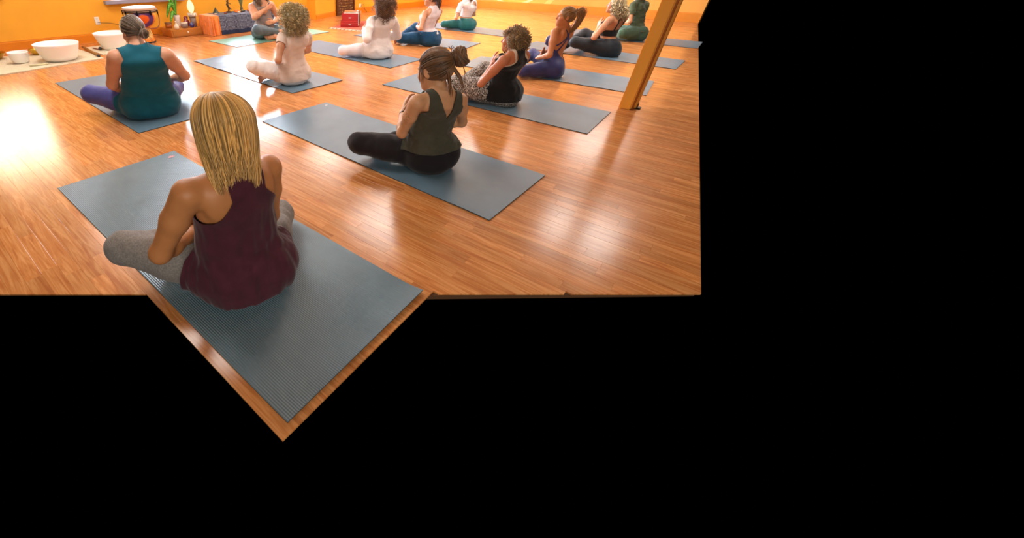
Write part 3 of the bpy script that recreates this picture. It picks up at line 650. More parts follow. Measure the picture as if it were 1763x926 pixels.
        if br:
            ax=tdn; a=np.cross(ax,[1,0,.2]); a/=np.linalg.norm(a); b=np.cross(ax,a); k=H.get('bk',1)
            for i in range(H.get('bn',90)):
                n=26; t=np.linspace(0,1,n); ph=rg.uniform(0,6.3); rr=br*rg.uniform(.35,.8); turn=rg.uniform(.7,1.3)*2*np.pi; lean=rg.uniform(-1,1,3)*.45
                tw=ph+t*turn; ax2=ax+lean; ax2/=np.linalg.norm(ax2); a2=np.cross(ax2,[1,0,.2]); a2/=np.linalg.norm(a2); b2=np.cross(ax2,a2)
                p=tgt+ax*br*.45+np.outer(np.cos(tw)*rr,a2)+np.outer(np.sin(tw)*rr,b2)*k+np.outer(np.sin(tw*1.3+ph)*br*.22,ax2)
                add(tr(p),taper(n,.0066*rg.uniform(.7,1.2),.8),rndb(*H.get('br',(.5,1.4))))
            for i in range(H.get('wisps',16)):
                u=rg.normal(size=3); d=tgt+ax*br*.3; e=d+u/np.linalg.norm(u)*br*1.25; q=e+np.array([rg.uniform(-.02,.02),rg.uniform(-.02,.01),-rg.uniform(.03,.11)])
                add(tr(spline([d,e,q],14)),taper(14,.0028,.3),rndb(.7,1.4))
        if H.get('tail'):
            tail=[np.array(p,float) for p in H['tail']]; tw_=H.get('tailw',.03)
            for i in range(H.get('tn',90)):
                o=rg.normal(size=3)*.45; w=[0.25,1,1,.85,.35][:len(tail)]+[.3]*(len(tail)-5)
                pts=spline([tr(p)*1.0+o*tw_*w[min(k,len(w)-1)] for k,p in enumerate(tail)],22)
                if H.get('twav'): tt=np.linspace(0,1,22); pts=pts+np.stack([np.sin(tt*14+i),np.cos(tt*13+2*i),tt*0],-1)*H['twav']*tt[:,None]
                add(pts,taper(22,.0052*rg.uniform(.7,1.2),.55),rndb(*H.get('br',(.5,1.4))))
            tb=tr(tail[0])
            v,q,_=tube([[tb+np.array([math.cos(a)*.016,0.004*math.sin(2*a),math.sin(a)*.016]) for a in np.linspace(0,2*np.pi,16)]],[.005],6); rawmesh('hair_tie',v*s,q,mat('hair_tie','#1a1718'),root)
        for w in H.get('loose',[]):
            for i in range(7):
                o=rg.normal(size=3)*.006; add(tr(spline([np.array(p,float)+o for p in w],16)),taper(16,.0035,.4),rndb(.6,1.3))
    V,F,c=tube(paths,radii,H.get('sides',4),H.get('flat',.6),cols)
    o=rawmesh('hair_locks',V*s,F,m,root,col=c); o['kind']='stuff'

# garment shapes: every function returns a signed field, positive where cloth covers the body
def mn(*a): return np.minimum.reduce(a)
def near_torso(X,d=.045): return d-X.dt
def armhole(X,off=0): return X.da-X.dt+off
def sleeve(X,t): return np.maximum(X.da-X.dt,(t-X.ta)*.26)
def crew(X,r=.068,dz=0): return mn(np.linalg.norm(X.V-(X.N+[0,.012,.012+dz]),axis=1)-r-.035*np.clip(X.v/.05,0,1), X.N[2]+.02-X.z)
def hem(X,z): return X.z-z
def backside(X): return X.v<0.0
def pants(zw,cuff=.93):
    def f(X):
        p=mn(np.maximum(zw-X.z,X.dt-X.dl-.012),X.da-mn(X.dt,X.dl)-.002)
        for sd in 'LR': p=np.minimum(p,np.maximum((cuff-X.st[sd])*.35,X.sh[sd]-.012))
        return p
    return f
def strap(X,a,b,wd):
    """strap on the back between (u,z) points a and b"""
    a=np.array(a);b=np.array(b); P=np.stack([X.u,X.z],-1); t=np.clip(((P-a)@(b-a))/((b-a)@(b-a)),0,1); d=np.linalg.norm(P-a-t[:,None]*(b-a),axis=1); return np.where(X.v<.03,wd-d,-.05)
def racer(zb,wtop,spread=.20,dz=.09):
    def f(X):
        w=np.interp(X.z,[0,zb-.01,zb+.02,zb+dz,X.N[2]],[.6,spread,spread*.62,wtop,wtop*1.1]); return w-np.abs(X.u)
    return f
def deepv(zv,sl):
    return lambda X: np.where(X.z>zv-.03,np.abs(X.u)-(X.z-zv)*sl,.03)
import json
POSE=json.loads(r'''{"p1":{"base":[-1.14,0.626],"yaw":84.5,"s":1.047,"J":{"pelvis":[-0.002,0.017,0.099],"waist":[0.0,0.012,0.251],"chest":[0.003,-0.011,0.421],"neck":[0.01,-0.05,0.561],"head":[0.016,0.0,0.691],"shL":[-0.161,-0.043,0.529],"elL":[-0.272,0.029,0.311],"wrL":[-0.089,0.194,0.234],"shR":[0.163,-0.0,0.498],"elR":[0.248,0.005,0.258],"wrR":[0.085,0.155,0.245],"hipL":[-0.082,0.077,0.101],"knL":[-0.333,0.319,0.196],"anL":[0.037,0.34,0.052],"hipR":[0.095,0.011,0.1],"knR":[0.347,0.265,0.085],"anR":[-0.041,0.421,0.052]}},"p7":{"base":[-1.188,2.152],"yaw":75.2,"s":1.043,"J":{"pelvis":[0.022,0.02,0.104],"waist":[-0.003,0.021,0.253],"chest":[-0.01,-0.02,0.422],"neck":[-0.05,-0.081,0.533],"head":[-0.047,-0.018,0.652],"shL":[-0.219,-0.057,0.486],"elL":[-0.195,0.066,0.265],"wrL":[-0.028,0.259,0.303],"shR":[0.106,-0.085,0.453],"elR":[0.256,-0.001,0.266],"wrR":[0.085,0.155,0.245],"hipL":[-0.061,0.084,0.101],"knL":[-0.34,0.317,0.144],"anL":[0.047,0.34,0.053],"hipR":[0.118,0.022,0.1],"knR":[0.36,0.285,0.085],"anR":[-0.037,0.419,0.053]}},"p2":{"base":[-3.596,1.383],"yaw":82.2,"s":1.111,"J":{"pelvis":[0.001,0.06,0.112],"waist":[-0.002,0.0,0.25],"chest":[-0.006,-0.075,0.409],"neck":[-0.013,-0.105,0.536],"head":[-0.005,-0.015,0.634],"shL":[-0.184,-0.101,0.48],"elL":[-0.232,0.043,0.277],"wrL":[-0.123,0.255,0.182],"shR":[0.146,-0.17,0.466],"elR":[0.281,-0.056,0.283],"wrR":[0.257,0.192,0.217],"hipL":[-0.097,0.099,0.1],"knL":[-0.356,0.338,0.158],"anL":[0.027,0.34,0.051],"hipR":[0.088,0.061,0.1],"knR":[0.311,0.34,0.106],"anR":[-0.093,0.432,0.05]}},"p3":{"base":[-3.488,2.967],"yaw":101.0,"s":1.024,"J":{"pelvis":[0.021,0.04,0.117],"waist":[0.013,0.005,0.264],"chest":[-0.01,-0.01,0.413],"neck":[0.024,-0.007,0.522],"head":[0.02,0.002,0.656],"shL":[-0.132,0.053,0.476],"elL":[-0.286,-0.038,0.298],"wrL":[-0.085,0.15,0.255],"shR":[0.164,-0.089,0.461],"elR":[0.317,0.026,0.294],"wrR":[0.085,0.155,0.245],"hipL":[-0.071,0.085,0.103],"knL":[-0.382,0.241,0.218],"anL":[-0.062,0.389,0.043],"hipR":[0.115,0.044,0.1],"knR":[0.367,0.297,0.084],"anR":[-0.033,0.418,0.054]}},"p4":{"base":[-3.658,4.75],"yaw":83.3,"s":1.067,"J":{"pelvis":[-0.01,0.026,0.108],"waist":[0.012,0.022,0.257],"chest":[-0.01,-0.012,0.405],"neck":[0.027,0.005,0.513],"head":[0.025,0.017,0.651],"shL":[-0.132,0.05,0.454],"elL":[-0.277,-0.037,0.266],"wrL":[-0.144,0.162,0.367],"shR":[0.17,-0.071,0.443],"elR":[0.326,-0.019,0.249],"wrR":[0.085,0.155,0.245],"hipL":[-0.094,0.093,0.1],"knL":[-0.378,0.329,0.087],"anL":[0.019,0.34,0.052],"hipR":[0.087,0.033,0.1],"knR":[0.352,0.272,0.085],"anR":[-0.039,0.42,0.052]}},"p5":{"base":[-3.714,6.113],"yaw":96.0,"s":1.065,"J":{"pelvis":[0.033,-0.047,0.106],"waist":[0.006,0.011,0.242],"chest":[-0.017,0.0,0.409],"neck":[0.015,-0.034,0.527],"head":[-0.004,0.019,0.649],"shL":[-0.135,0.023,0.449],"elL":[-0.307,-0.019,0.267],"wrL":[-0.085,0.15,0.255],"shR":[0.173,-0.077,0.461],"elR":[0.266,0.036,0.253],"wrR":[0.085,0.155,0.245],"hipL":[-0.049,0.03,0.101],"knL":[-0.26,0.333,0.099],"anL":[0.135,0.343,0.052],"hipR":[0.131,-0.016,0.101],"knR":[0.21,0.319,0.206],"anR":[-0.15,0.466,0.051]}},"p6":{"base":[-4.092,8.156],"yaw":79.0,"s":1.005,"J":{"pelvis":[0.019,-0.03,0.107],"waist":[-0.001,0.023,0.247],"chest":[0.022,-0.029,0.409],"neck":[-0.025,0.03,0.533],"head":[-0.017,0.04,0.665],"shL":[-0.179,0.047,0.446],"elL":[-0.301,0.016,0.225],"wrL":[-0.085,0.15,0.255],"shR":[0.135,-0.025,0.476],"elR":[0.259,0.014,0.257],"wrR":[0.085,0.155,0.245],"hipL":[-0.06,0.039,0.1],"knL":[-0.315,0.3,0.091],"anL":[0.078,0.344,0.055],"hipR":[0.117,-0.026,0.1],"knR":[0.34,0.253,0.085],"anR":[-0.043,0.421,0.055]}},"p8":{"base":[-1.438,3.862],"yaw":84.7,"s":1.03,"J":{"pelvis":[0.05,-0.012,0.105],"waist":[0.005,0.017,0.246],"chest":[0.011,-0.02,0.417],"neck":[-0.055,-0.07,0.499],"head":[-0.013,-0.003,0.598],"shL":[-0.217,-0.057,0.435],"elL":[-0.275,0.075,0.225],"wrL":[-0.045,0.131,0.33],"shR":[0.107,-0.092,0.432],"elR":[0.26,0.022,0.263],"wrR":[0.085,0.155,0.245],"hipL":[-0.033,0.062,0.102],"knL":[-0.242,0.361,0.159],"anL":[0.14,0.333,0.053],"hipR":[0.147,0.018,0.101],"knR":[0.236,0.348,0.215],"anR":[-0.138,0.446,0.053]}},"p9":{"base":[-1.459,5.387],"yaw":95.6,"s":0.998,"J":{"pelvis":[0.023,0.002,0.1],"waist":[0.007,0.012,0.25],"chest":[0.006,0.004,0.422],"neck":[0.014,0.005,0.567],"head":[-0.049,0.002,0.684],"shL":[-0.143,0.049,0.513],"elL":[-0.247,0.018,0.281],"wrL":[-0.049,0.162,0.201],"shR":[0.166,-0.067,0.527],"elR":[0.222,-0.012,0.284],"wrR":[0.085,0.155,0.245],"hipL":[-0.075,0.004,0.1],"knL":[-0.336,0.247,0.085],"anL":[0.049,0.342,0.055],"hipR":[0.108,0.052,0.1],"knR":[0.318,0.333,0.174],"anR":[-0.073,0.428,0.055]}},"p10":{"base":[-1.323,7.262],"yaw":89.0,"s":1.097,"J":{"pelvis":[0.039,-0.074,0.107],"waist":[0.012,-0.004,0.239],"chest":[0.01,0.0,0.396],"neck":[-0.009,-0.027,0.504],"head":[-0.015,0.028,0.626],"shL":[-0.17,0.005,0.452],"elL":[-0.305,0.084,0.253],"wrL":[-0.064,0.126,0.337],"shR":[0.144,-0.092,0.455],"elR":[0.258,0.024,0.26],"wrR":[0.085,0.155,0.245],"hipL":[-0.054,-0.005,0.102],"knL":[-0.207,0.326,0.158],"anL":[0.174,0.322,0.047],"hipR":[0.127,-0.009,0.103],"knR":[0.167,0.332,0.227],"anR":[-0.182,0.481,0.05]}},"p11":{"base":[-1.313,9.285],"yaw":97.3,"s":1.085,"J":{"pelvis":[0.013,-0.06,0.102],"waist":[0.013,-0.013,0.253],"chest":[0.016,0.036,0.426],"neck":[0.019,0.081,0.572],"head":[0.012,0.129,0.697],"shL":[-0.139,0.125,0.503],"elL":[-0.266,0.088,0.286],"wrL":[-0.085,0.15,0.255],"shR":[0.146,-0.029,0.51],"elR":[0.234,-0.002,0.272],"wrR":[0.085,0.155,0.245],"hipL":[-0.079,-0.089,0.1],"knL":[-0.364,0.123,0.122],"anL":[-0.018,0.308,0.053],"hipR":[0.086,0.005,0.1],"knR":[0.341,0.255,0.085],"anR":[-0.042,0.422,0.051]}},"p12":{"base":[-6.276,4.684],"yaw":-91.4,"s":1.068,"J":{"pelvis":[0.037,0.024,0.116],"waist":[-0.026,0.028,0.254],"chest":[0.017,-0.028,0.41],"neck":[-0.001,0.014,0.547],"head":[-0.021,0.022,0.684],"shL":[-0.142,0.099,0.476],"elL":[-0.285,0.058,0.27],"wrL":[-0.068,0.194,0.239],"shR":[0.137,-0.07,0.455],"elR":[0.238,0.121,0.323],"wrR":[0.009,0.143,0.439],"hipL":[-0.06,0.016,0.1],"knL":[-0.352,0.223,0.084],"anL":[0.05,0.36,0.05],"hipR":[0.116,0.084,0.101],"knR":[0.361,0.338,0.179],"anR":[-0.07,0.33,0.11]}}}''')
SP=[]
def person(key,**k):
    d=dict(POSE[key]); d.update(k); J=dict(d['J']); J.update(k.get('set',{})); d['J']=J; SP.append(d)
hid=dict(wrL=(-.085,.15,.255),wrR=(.085,.16,.245))
ribbed=fab('maroon_jersey','#4b1f2c',var=.18,vscale=20)
person('p1',label='woman with straight blonde shoulder-length hair in a maroon racerback top, nearest the camera',skin='#c2804f',h=.0055,hw=.90,ww=.98,cw=.96,aw=.92,lw=.95,head=(0,-14,3),hdz=0.0,
  set=dict(wrR=(.02,.22,.245),elR=(.185,.07,.25)),
  handL=dict(d=(.9,.35,.1),n=(-.2,.7,.6),curl=.4),
  garments=[dict(name='leggings',under=1,mat=fab('grey_heather','#86807c',var=.25,vscale=160),phi=pants(.20,.9),off=.004,wr=(.004,22,(1,1,1),None)),
    dict(name='racerback_top',smooth=10,mat=ribbed,phi=lambda X:mn(hem(X,.035),near_torso(X,.05),armhole(X,-.008),crew(X,.06),racer(.40,.066)(X)),
      off=lambda X:.006+.022*np.clip((.42-X.z)/.16,0,1)*np.clip(1.2-np.abs(X.z-.24)*3,.2,1),wr=(.011,9,(2.8,2.8,.5),lambda X:np.clip((.46-X.z)*6,0,1)),seed=4)],
  hair=dict(kind='straight',cn='blonde',col='#e6b264',len=.160,n=1600,rx=.108,ry=.116,width=lambda q:1.0-.22*q**1.6,face=.75,lr=.0032,br=(.5,1.35),part=-.02,shift=(-.03,-.050),flat=.5))
person('p7',label='woman with messy brown bun and dark olive V-back tank on the middle front mat',skin='#cf9a72',h=.0055,hw=.92,ww=.92,cw=.93,aw=.82,lw=.9,head=(10,-12,0),hdz=-.030,hs=.95,eyes=True,set=dict(head=(-.078,-.018,.66)),bracelets=[((-.045,.235,.300),(.17,.19,.04),.027)],
  handL=dict(d=(.45,.25,.8),n=(-.75,.5,.2),curl=.5),
  tattoo=[((-.235,-.01,.40),.035,'#3d2a24',.85),((-.225,.03,.35),.025,'#3d2a24',.8)],
  garments=[dict(name='trousers',mat=fab('black_cotton','#1c171b'),phi=pants(.185,.97),off=lambda X:.005+.008*np.clip(X.dt*8,0,1),wr=(.008,13,(1,1,1),lambda X:np.clip((X.dt-X.dl+.02)*25,.1,1))),
    dict(name='tank_top',smooth=6,mat=fab('olive_jersey','#474538',var=.15),phi=lambda X:mn(hem(X,.145),near_torso(X,.04),armhole(X,-.012),crew(X,.070),deepv(.375,.42)(X),.112-np.abs(X.u)+np.clip((.45-X.z)*1.2,0,1)),
      off=lambda X:.006+.012*np.clip((.40-X.z)/.10,0,1)*np.clip((X.z-.13)/.07,.15,1),wr=(.009,12,(1.8,1.8,1.6),lambda X:np.clip((.42-X.z)*6,.1,1)),seed=9)],
  hair=dict(kind='updo',cn='brown',col='#7a5536',knot=(.045,-.118,.055),bun=.068,bk=.62,bn=300,n=800,vol=1.05,wisps=9,br=(.4,1.5),seed=5,
    loose=[[(-.058,.030,.075),(-.071,.036,.01),(-.066,.046,-.055)],[(.05,.05,.09),(.080,.04,.02),(.078,.05,-.05)],[(0,-.10,-.03),(-.01,-.12,-.09),(0,-.115,-.14)],[(.03,-.12,.0),(.05,-.15,-.06),(.055,-.16,-.12)],[(-.02,-.11,.0),(-.03,-.13,-.06),(-.025,-.12,-.11)]]))
person('p2',label='woman with grey-brown hair in a low bun, teal sleeveless top and blue leggings',skin='#cf9474',h=.0065,hw=1.10,ww=1.32,cw=1.14,aw=1.05,lw=1.0,head=(14,-20,6),hdz=-.012,
  handR=dict(d=(-.7,.5,-.2),n=(.4,.6,.6),curl=.4),handL=dict(d=(.8,.5,-.1),n=(-.3,.5,.8),curl=.4),
  garments=[dict(name='leggings',under=1,mat=fab('blue_violet','#4c4d8f',rough=.6),phi=pants(.20,.93),off=.004,wr=(.003,20,(1,1,1),None)),
    dict(name='sleeveless_top',smooth=14,mat=fab('teal_jersey','#0e5a6d',var=.1),phi=lambda X:mn(hem(X,.02),near_torso(X,.05),armhole(X,-.004),crew(X,.062)),
      off=lambda X:.007+.012*np.clip((.35-X.z)*4,0,1),wr=(.006,9,(1.0,1.0,2.2),lambda X:np.clip((.42-X.z)*5,.1,1)),seed=2)],
  hair=dict(kind='updo',cn='grey_brown',col='#6f5c4c',knot=(.02,-.112,-.035),bun=.042,bn=170,n=650,br=(.3,1.7),wisps=10,seed=8))
person('p3',label='woman with big blonde-grey curls in a pale pink cap-sleeve tee and white trousers',skin='#c98f6c',h=.007,hw=1.0,ww=.94,cw=.92,aw=.82,lw=.9,head=(0,-6,0),dz=.006,
  set=dict(wrL=(-.10,.15,.24),shL=(-.150,.01,.485),anR=(-.10,.38,.05)),footR=dict(d=(-1,-.25,-.04),up=(0,1,.25)),
  garments=[dict(name='trousers',under=1,mat=fab('white_cotton','#efe9e8'),phi=pants(.175,.88),off=.006,wr=(.006,16,(1,1,1),None)),
    dict(name='tee',smooth=6,mat=fab('pale_pink','#e4d0c4',var=.06),phi=lambda X:mn(hem(X,.045),near_torso(X,.05),sleeve(X,.38),crew(X,.062)),
      off=lambda X:.006+.012*np.clip((.30-X.z)*4,0,1)+.006*np.clip(X.ta,0,1)*(X.da<X.dt),wr=(.004,13,(1.2,1.2,2.2),None),seed=6)],
  hair=dict(kind='curly',cn='ash_curl',col='#b09a6c',env=(.225,.19,.165,.205),ctr=(-.025,-.03,.01),n=1200,n2=1000,br=(.45,1.7),amp=.009,seed=4))
person('p4',label='woman with long brown curls in a white long-sleeved shirt and white patterned leggings',skin='#c98f6c',h=.008,hw=.98,ww=1.0,cw=.95,aw=.86,lw=.88,head=(0,0,0),
  garments=[dict(name='leggings',under=1,mat=mat('white_pink_print','#e9dfe4',rough=.7,var=.1,vscale=6),phi=pants(.17,.95),off=.004),
    dict(name='long_sleeved_shirt',smooth=7,mat=fab('off_white','#e8dcd8',var=.05),phi=lambda X:mn(hem(X,.03),np.maximum(near_torso(X,.05),.06-X.da),sleeve(X,1.75),crew(X,.060)),
      off=lambda X:.008+.012*np.clip((.30-X.z)*4,0,1)+.008*np.clip(X.ta,0,1)*(X.da<X.dt),wr=(.005,12,(1.2,1.2,1.8),None),seed=7)],
  hair=dict(kind='curly',cn='brown_curl',col='#6e4a2c',env=(.205,.18,.15,.26),ctr=(0,-.035,-.01),n=700,n2=550,br=(.4,1.5),amp=.010,seed=9))
person('p5',label='woman with dark wavy ponytail in a white racerback tank and navy blue trousers',skin='#c98f6c',h=.009,hw=.98,ww=.86,cw=.88,aw=.8,lw=.95,head=(35,0,0),eyes=True,
  garments=[dict(name='trousers',mat=fab('petrol_blue','#15466b'),phi=pants(.20,.95),off=.008,wr=(.010,12,(1,1,1),None)),
    dict(name='tank_top',mat=fab('white_rib','#ded2d6'),phi=lambda X:mn(hem(X,.165),near_torso(X,.04),armhole(X,-.006),crew(X,.052),racer(.42,.075)(X)),off=.006,wr=(.004,12,(1,1,2),None))],
  hair=dict(kind='updo',cn='dark_brown',col='#4a3222',knot=(0,-.105,.02),n=170,br=(.4,1.6),tail=[(0,-.10,.02),(-.0,-.145,-.02),(.0,-.14,-.10),(.0,-.13,-.18),(0,-.12,-.24)],tailw=.034,twav=.012,seed=2))
person('p6',label='person in a white striped cropped tee and teal leggings by the far corner',skin='#cf9a76',h=.010,hw=.95,ww=.9,cw=.9,aw=.82,lw=.9,
  garments=[dict(name='leggings',mat=fab('teal_leggings','#1b6263',rough=.55),phi=pants(.215,.95),off=.004),
    dict(name='striped_tee',mat='STRIPE',phi=lambda X:mn(hem(X,.235),np.maximum(near_torso(X,.04),.06-X.da),sleeve(X,.62),crew(X,.060)),off=.010,wr=(.005,11,(1,1,2),None))],
  hair=dict(kind='updo',cn='brown',col='#7a5536',knot=(0,-.105,.03),n=150,tail=[(0,-.10,.03),(-.0,-.14,.0),(.0,-.13,-.08),(.0,-.12,-.15)],tailw=.03,seed=3))
person('p8',label='woman with short curly blonde hair, black racerback over a cream bra, and patterned trousers',skin='#c47a54',h=.007,hw=.84,ww=.92,cw=.92,aw=.84,lw=.92,head=(12,2,0),dz=.0025,hdz=-.030,eyes=True,
  handL=dict(d=(.5,.25,.8),n=(-.6,.7,.2),curl=.35),
  garments=[dict(name='trousers',under=2,mat='PRINT',phi=pants(.17,.99),off=lambda X:.004+.020*np.clip((X.dt-X.dl+.01)*25,0,1),wr=(.014,9,(1,1,1),lambda X:np.clip((X.dt-X.dl+.01)*25,0,1))),
    dict(name='bra',mat=fab('cream_strap','#dcc7b2'),phi=lambda X:mn(hem(X,.36),near_torso(X,.04),armhole(X,-.004),crew(X,.06),np.maximum(.012-np.abs(X.z-.375),np.where(X.v<.05,.010-np.abs(np.abs(X.u)-np.interp(X.z,[.36,.42,.52],[.135,.085,.062])),.01))),off=.0035),
    dict(name='racerback_top',smooth=7,mat=fab('black_jersey','#1b1b1d'),phi=lambda X:mn(hem(X,.05),near_torso(X,.05),armhole(X,-.02),crew(X,.062),racer(.355,.050)(X)),
      off=lambda X:.007+.012*np.clip((.30-X.z)*4,0,1),wr=(.007,11,(1.5,1.5,1),None),seed=3)],
  hair=dict(kind='curly',cn='sandy_curl',col='#9c7a4e',env=(.150,.145,.140,.135),ctr=(0,-.02,.01),n=900,n2=750,br=(.45,1.6),amp=.008,lr=.003,seed=6))
person('p9',label='woman with high golden ponytail in a navy strappy open-back bodysuit',skin='#c07a4c',h=.007,hw=.98,ww=.84,cw=.88,aw=.82,lw=.92,head=(28,4,0),hdz=-.022,eyes=True,
  handL=dict(d=(.8,.4,-.05),n=(-.3,.6,.6),curl=.45),
  garments=[dict(name='bodysuit',mat=fab('navy_violet','#35376a',rough=.55),phi=lambda X:np.maximum.reduce([pants(.20,.95)(X),mn(near_torso(X,.04),armhole(X,-.012),crew(X,.072),
        np.maximum.reduce([np.where(X.v<-.012,np.maximum(.20+np.abs(X.u)*1.1-X.z,-.05),.03),strap(X,(-.10,.30),(.04,.52),.0085),strap(X,(.10,.30),(-.04,.52),.0085),strap(X,(-.11,.37),(.055,.53),.0075),strap(X,(.11,.37),(-.055,.53),.0075)]),X.N[2]-.02-X.z)]),off=.004)],
  hair=dict(kind='updo',cn='golden_brown',col='#9a6c3a',knot=(0,-.112,.075),n=300,br=(.6,1.4),tail=[(0,-.112,.078),(.0,-.165,.085),(.0,-.185,.02),(.0,-.165,-.08),(0,-.13,-.17)],tailw=.036,tn=170,seed=1))
person('p10',label='woman with wavy ash-blonde hair in a black bra top and charcoal leggings',skin='#c98a64',h=.008,hw=.92,ww=.92,cw=.92,aw=.86,lw=.98,head=(10,6,0),eyes=True,
  tattoo=[((-.20,.0,.42),.05,'#5a6f80',.8),((-.24,.05,.34),.045,'#5a6f80',.6)],
  handL=dict(d=(.5,.2,.8),n=(-.6,.7,.2),curl=.35),
  garments=[dict(name='leggings',mat=fab('charcoal','#23282f',rough=.55),phi=pants(.225,.93),off=.004),
    dict(name='bra_top',mat=fab('black_stretch','#17171c',rough=.6),phi=lambda X:mn(hem(X,.255),near_torso(X,.04),armhole(X,-.012),crew(X,.075),np.where(X.v<.02,np.maximum(.33-X.z,.011-np.abs(np.abs(X.u)-.062)),.03)),off=.005)],
  hair=dict(kind='wavy',cn='ash_blonde',col='#c2ad84',len=.17,n=420,rx=.105,ry=.115,width=lambda q:1.12+.12*q,face=.9,lr=.0068,wav=.016,br=(.45,1.5),seed=5))
person('p11',label='person in an olive short-sleeved tee and green trousers on the farthest mat',skin='#d0986f',h=.010,hw=.85,ww=.92,cw=.92,aw=.82,lw=.95,
  garments=[dict(name='trousers',mat=fab('moss_green','#46604d'),phi=pants(.20,.95),off=.012,wr=(.010,12,(1,1,1),None)),
    dict(name='tee',smooth=6,mat=fab('olive_green','#4f5a42'),phi=lambda X:mn(hem(X,.13),np.maximum(near_torso(X,.04),.06-X.da),sleeve(X,.6),crew(X,.060)),off=.010,wr=(.012,9,(1,1,3),None))],
  hair=dict(kind='wavy',cn='brown',col='#7a5536',len=.12,n=240,rx=.095,ry=.105,width=lambda q:1.0,face=.9,wav=.01,seed=5))
person('p12',label='woman facing the class in a taupe tank and slate leggings, one hand on her chest',skin='#cf9470',h=.0065,hw=1.12,ww=1.12,cw=1.05,aw=1.05,lw=1.05,bust=1.25,head=(0,-5,0),eyes=True,
  handR=dict(d=(-.92,.05,.32),n=(0,1,0),curl=.12,spread=.3),handL=dict(d=(.97,.1,.0),n=(0,1,.1),curl=.12,spread=.3),
  garments=[dict(name='leggings',mat=fab('slate_leggings','#566670',rough=.5),phi=pants(.20,.93),off=.004),
    dict(name='tank_top',mat=fab('taupe','#8c7d78'),phi=lambda X:mn(hem(X,.11),near_torso(X,.045),armhole(X,-.008),crew(X,.085,.0)),off=.006,wr=(.005,12,(1,1,2.5),None))],
  hair=dict(kind='wavy',cn='honey_brown',col='#7d6044',len=.26,n=420,rx=.098,ry=.108,width=lambda q:1.15+.1*q,face=.62,lr=.006,wav=.012,br=(.45,1.5),seed=7))

# ------------------------------------------------------------ yoga mats
def matmat(name,col,ribs=False):
    m=mat(name,col,rough=.38,var=.10,vscale=5,bump=.5,bscale=500,bdist=.0012,spec=.65)
    if ribs:
        nt=m.node_tree; N=nt.nodes; L=nt.links; b=N['Principled BSDF']; wv=N.new('ShaderNodeTexWave'); wv.wave_type='BANDS'; wv.bands_direction='Y'; wv.inputs['Scale'].default_value=38; tc=N.new('ShaderNodeTexCoord'); L.new(tc.outputs['Object'],wv.inputs[0])
        bp=N.new('ShaderNodeBump'); bp.inputs['Strength'].default_value=.8; bp.inputs['Distance'].default_value=.002; L.new(wv.outputs[1],bp.inputs['Height']); L.new(bp.outputs[0],b.inputs['Normal'])
    return m
slate=matmat('slate_rubber','#5f7b8e'); slate_r=matmat('ribbed_slate_rubber','#6a8290',True); green=matmat('sage_rubber','#7fb09a'); edge_m=mat('mat_edge','#3b464c',rough=.7)
logo=mat('mat_logo_print','#e7a7ab',rough=.5); logow=mat('mat_logo_pale','#c9ccd0',rough=.5)
ML,MW=2.18,.765
def ymat(x,y,a,L_,W_,m,label,wave=.0,seed=0,curl=0,mark=None):
    nx,ny=64,18; V=[];t=.0055
    for lay in (1,0):
        for i in range(nx+1):
            for j in range(ny+1):
                u,v=i/nx*L_,j/ny*W_; n_=noise.noise(Vector((u*3.2+seed,v*.6,seed)))
                z=.0002+wave*max(0,n_+.15)+(curl*max(0,1-(L_-u)/.12)**2*(.3+.7*(v/W_)))
                V.append((u,v,z+(t if lay else 0)))
    S=(nx+1)*(ny+1); id_=lambda l,i,j:(0 if l else S)+i*(ny+1)+j; F=[];mi=[]
    for i in range(nx):
        for j in range(ny):
            F.append((id_(1,i,j),id_(1,i+1,j),id_(1,i+1,j+1),id_(1,i,j+1))); F.append((id_(0,i,j+1),id_(0,i+1,j+1),id_(0,i+1,j),id_(0,i,j))); mi+=[0,0]
    for i in range(nx):
        F.append((id_(0,i,0),id_(0,i+1,0),id_(1,i+1,0),id_(1,i,0))); F.append((id_(1,i,ny),id_(1,i+1,ny),id_(0,i+1,ny),id_(0,i,ny))); mi+=[1,1]
    for j in range(ny):
        F.append((id_(1,0,j),id_(1,0,j+1),id_(0,0,j+1),id_(0,0,j))); F.append((id_(0,nx,j),id_(0,nx,j+1),id_(1,nx,j+1),id_(1,nx,j))); mi+=[1,1]
    o=rawmesh('yoga_mat',V,F,[m,edge_m],None,smooth=False,matidx=mi); o.location=(x,y,0); o.rotation_euler=(0,0,R(a)); tag(o,label,'yoga mat','yoga mats laid in rows on the floor')
    if mark:      # small leaf-shaped maker's mark printed near the far corner
        mm,mx,my,sz=mark; P=[]
        for k in range(5):
            an=R(-60+30*k+90); c=np.array([math.cos(an),math.sin(an)]); n_=np.array([-c[1],c[0]]); l=sz*(1-.12*abs(k-2)); P.append([np.array([0,-sz*.35]),c*l*.55+n_*sz*.16+[0,-sz*.35],c*l+[0,-sz*.35],c*l*.55-n_*sz*.16+[0,-sz*.35]])
        V=[];F=[]
        for q in P:
            b0=len(V); V+=[(mx+p[1]*-1,my+p[0],.0002+t+.0012+wave*.6) for p in q]; F.append((b0,b0+1,b0+2,b0+3))
        rawmesh('printed_mark',V,F,mm,o,smooth=False)
    return o
ymat(-2.737,.346,.1,ML,MW,slate_r,'ribbed slate yoga mat under the woman in maroon, pink mark in its corner',.0,1,.014,mark=(logo,.085,.70,.042))
ymat(-2.768,1.949,-2.9,ML,MW,slate,'slate yoga mat under the woman with the messy brown bun',.006,2,mark=(logow,.07,.70,.03))
ymat(-5.483,1.11,-.6,2.2,MW,slate,'grey yoga mat under the woman in teal, beside the white bowls',.002,3)
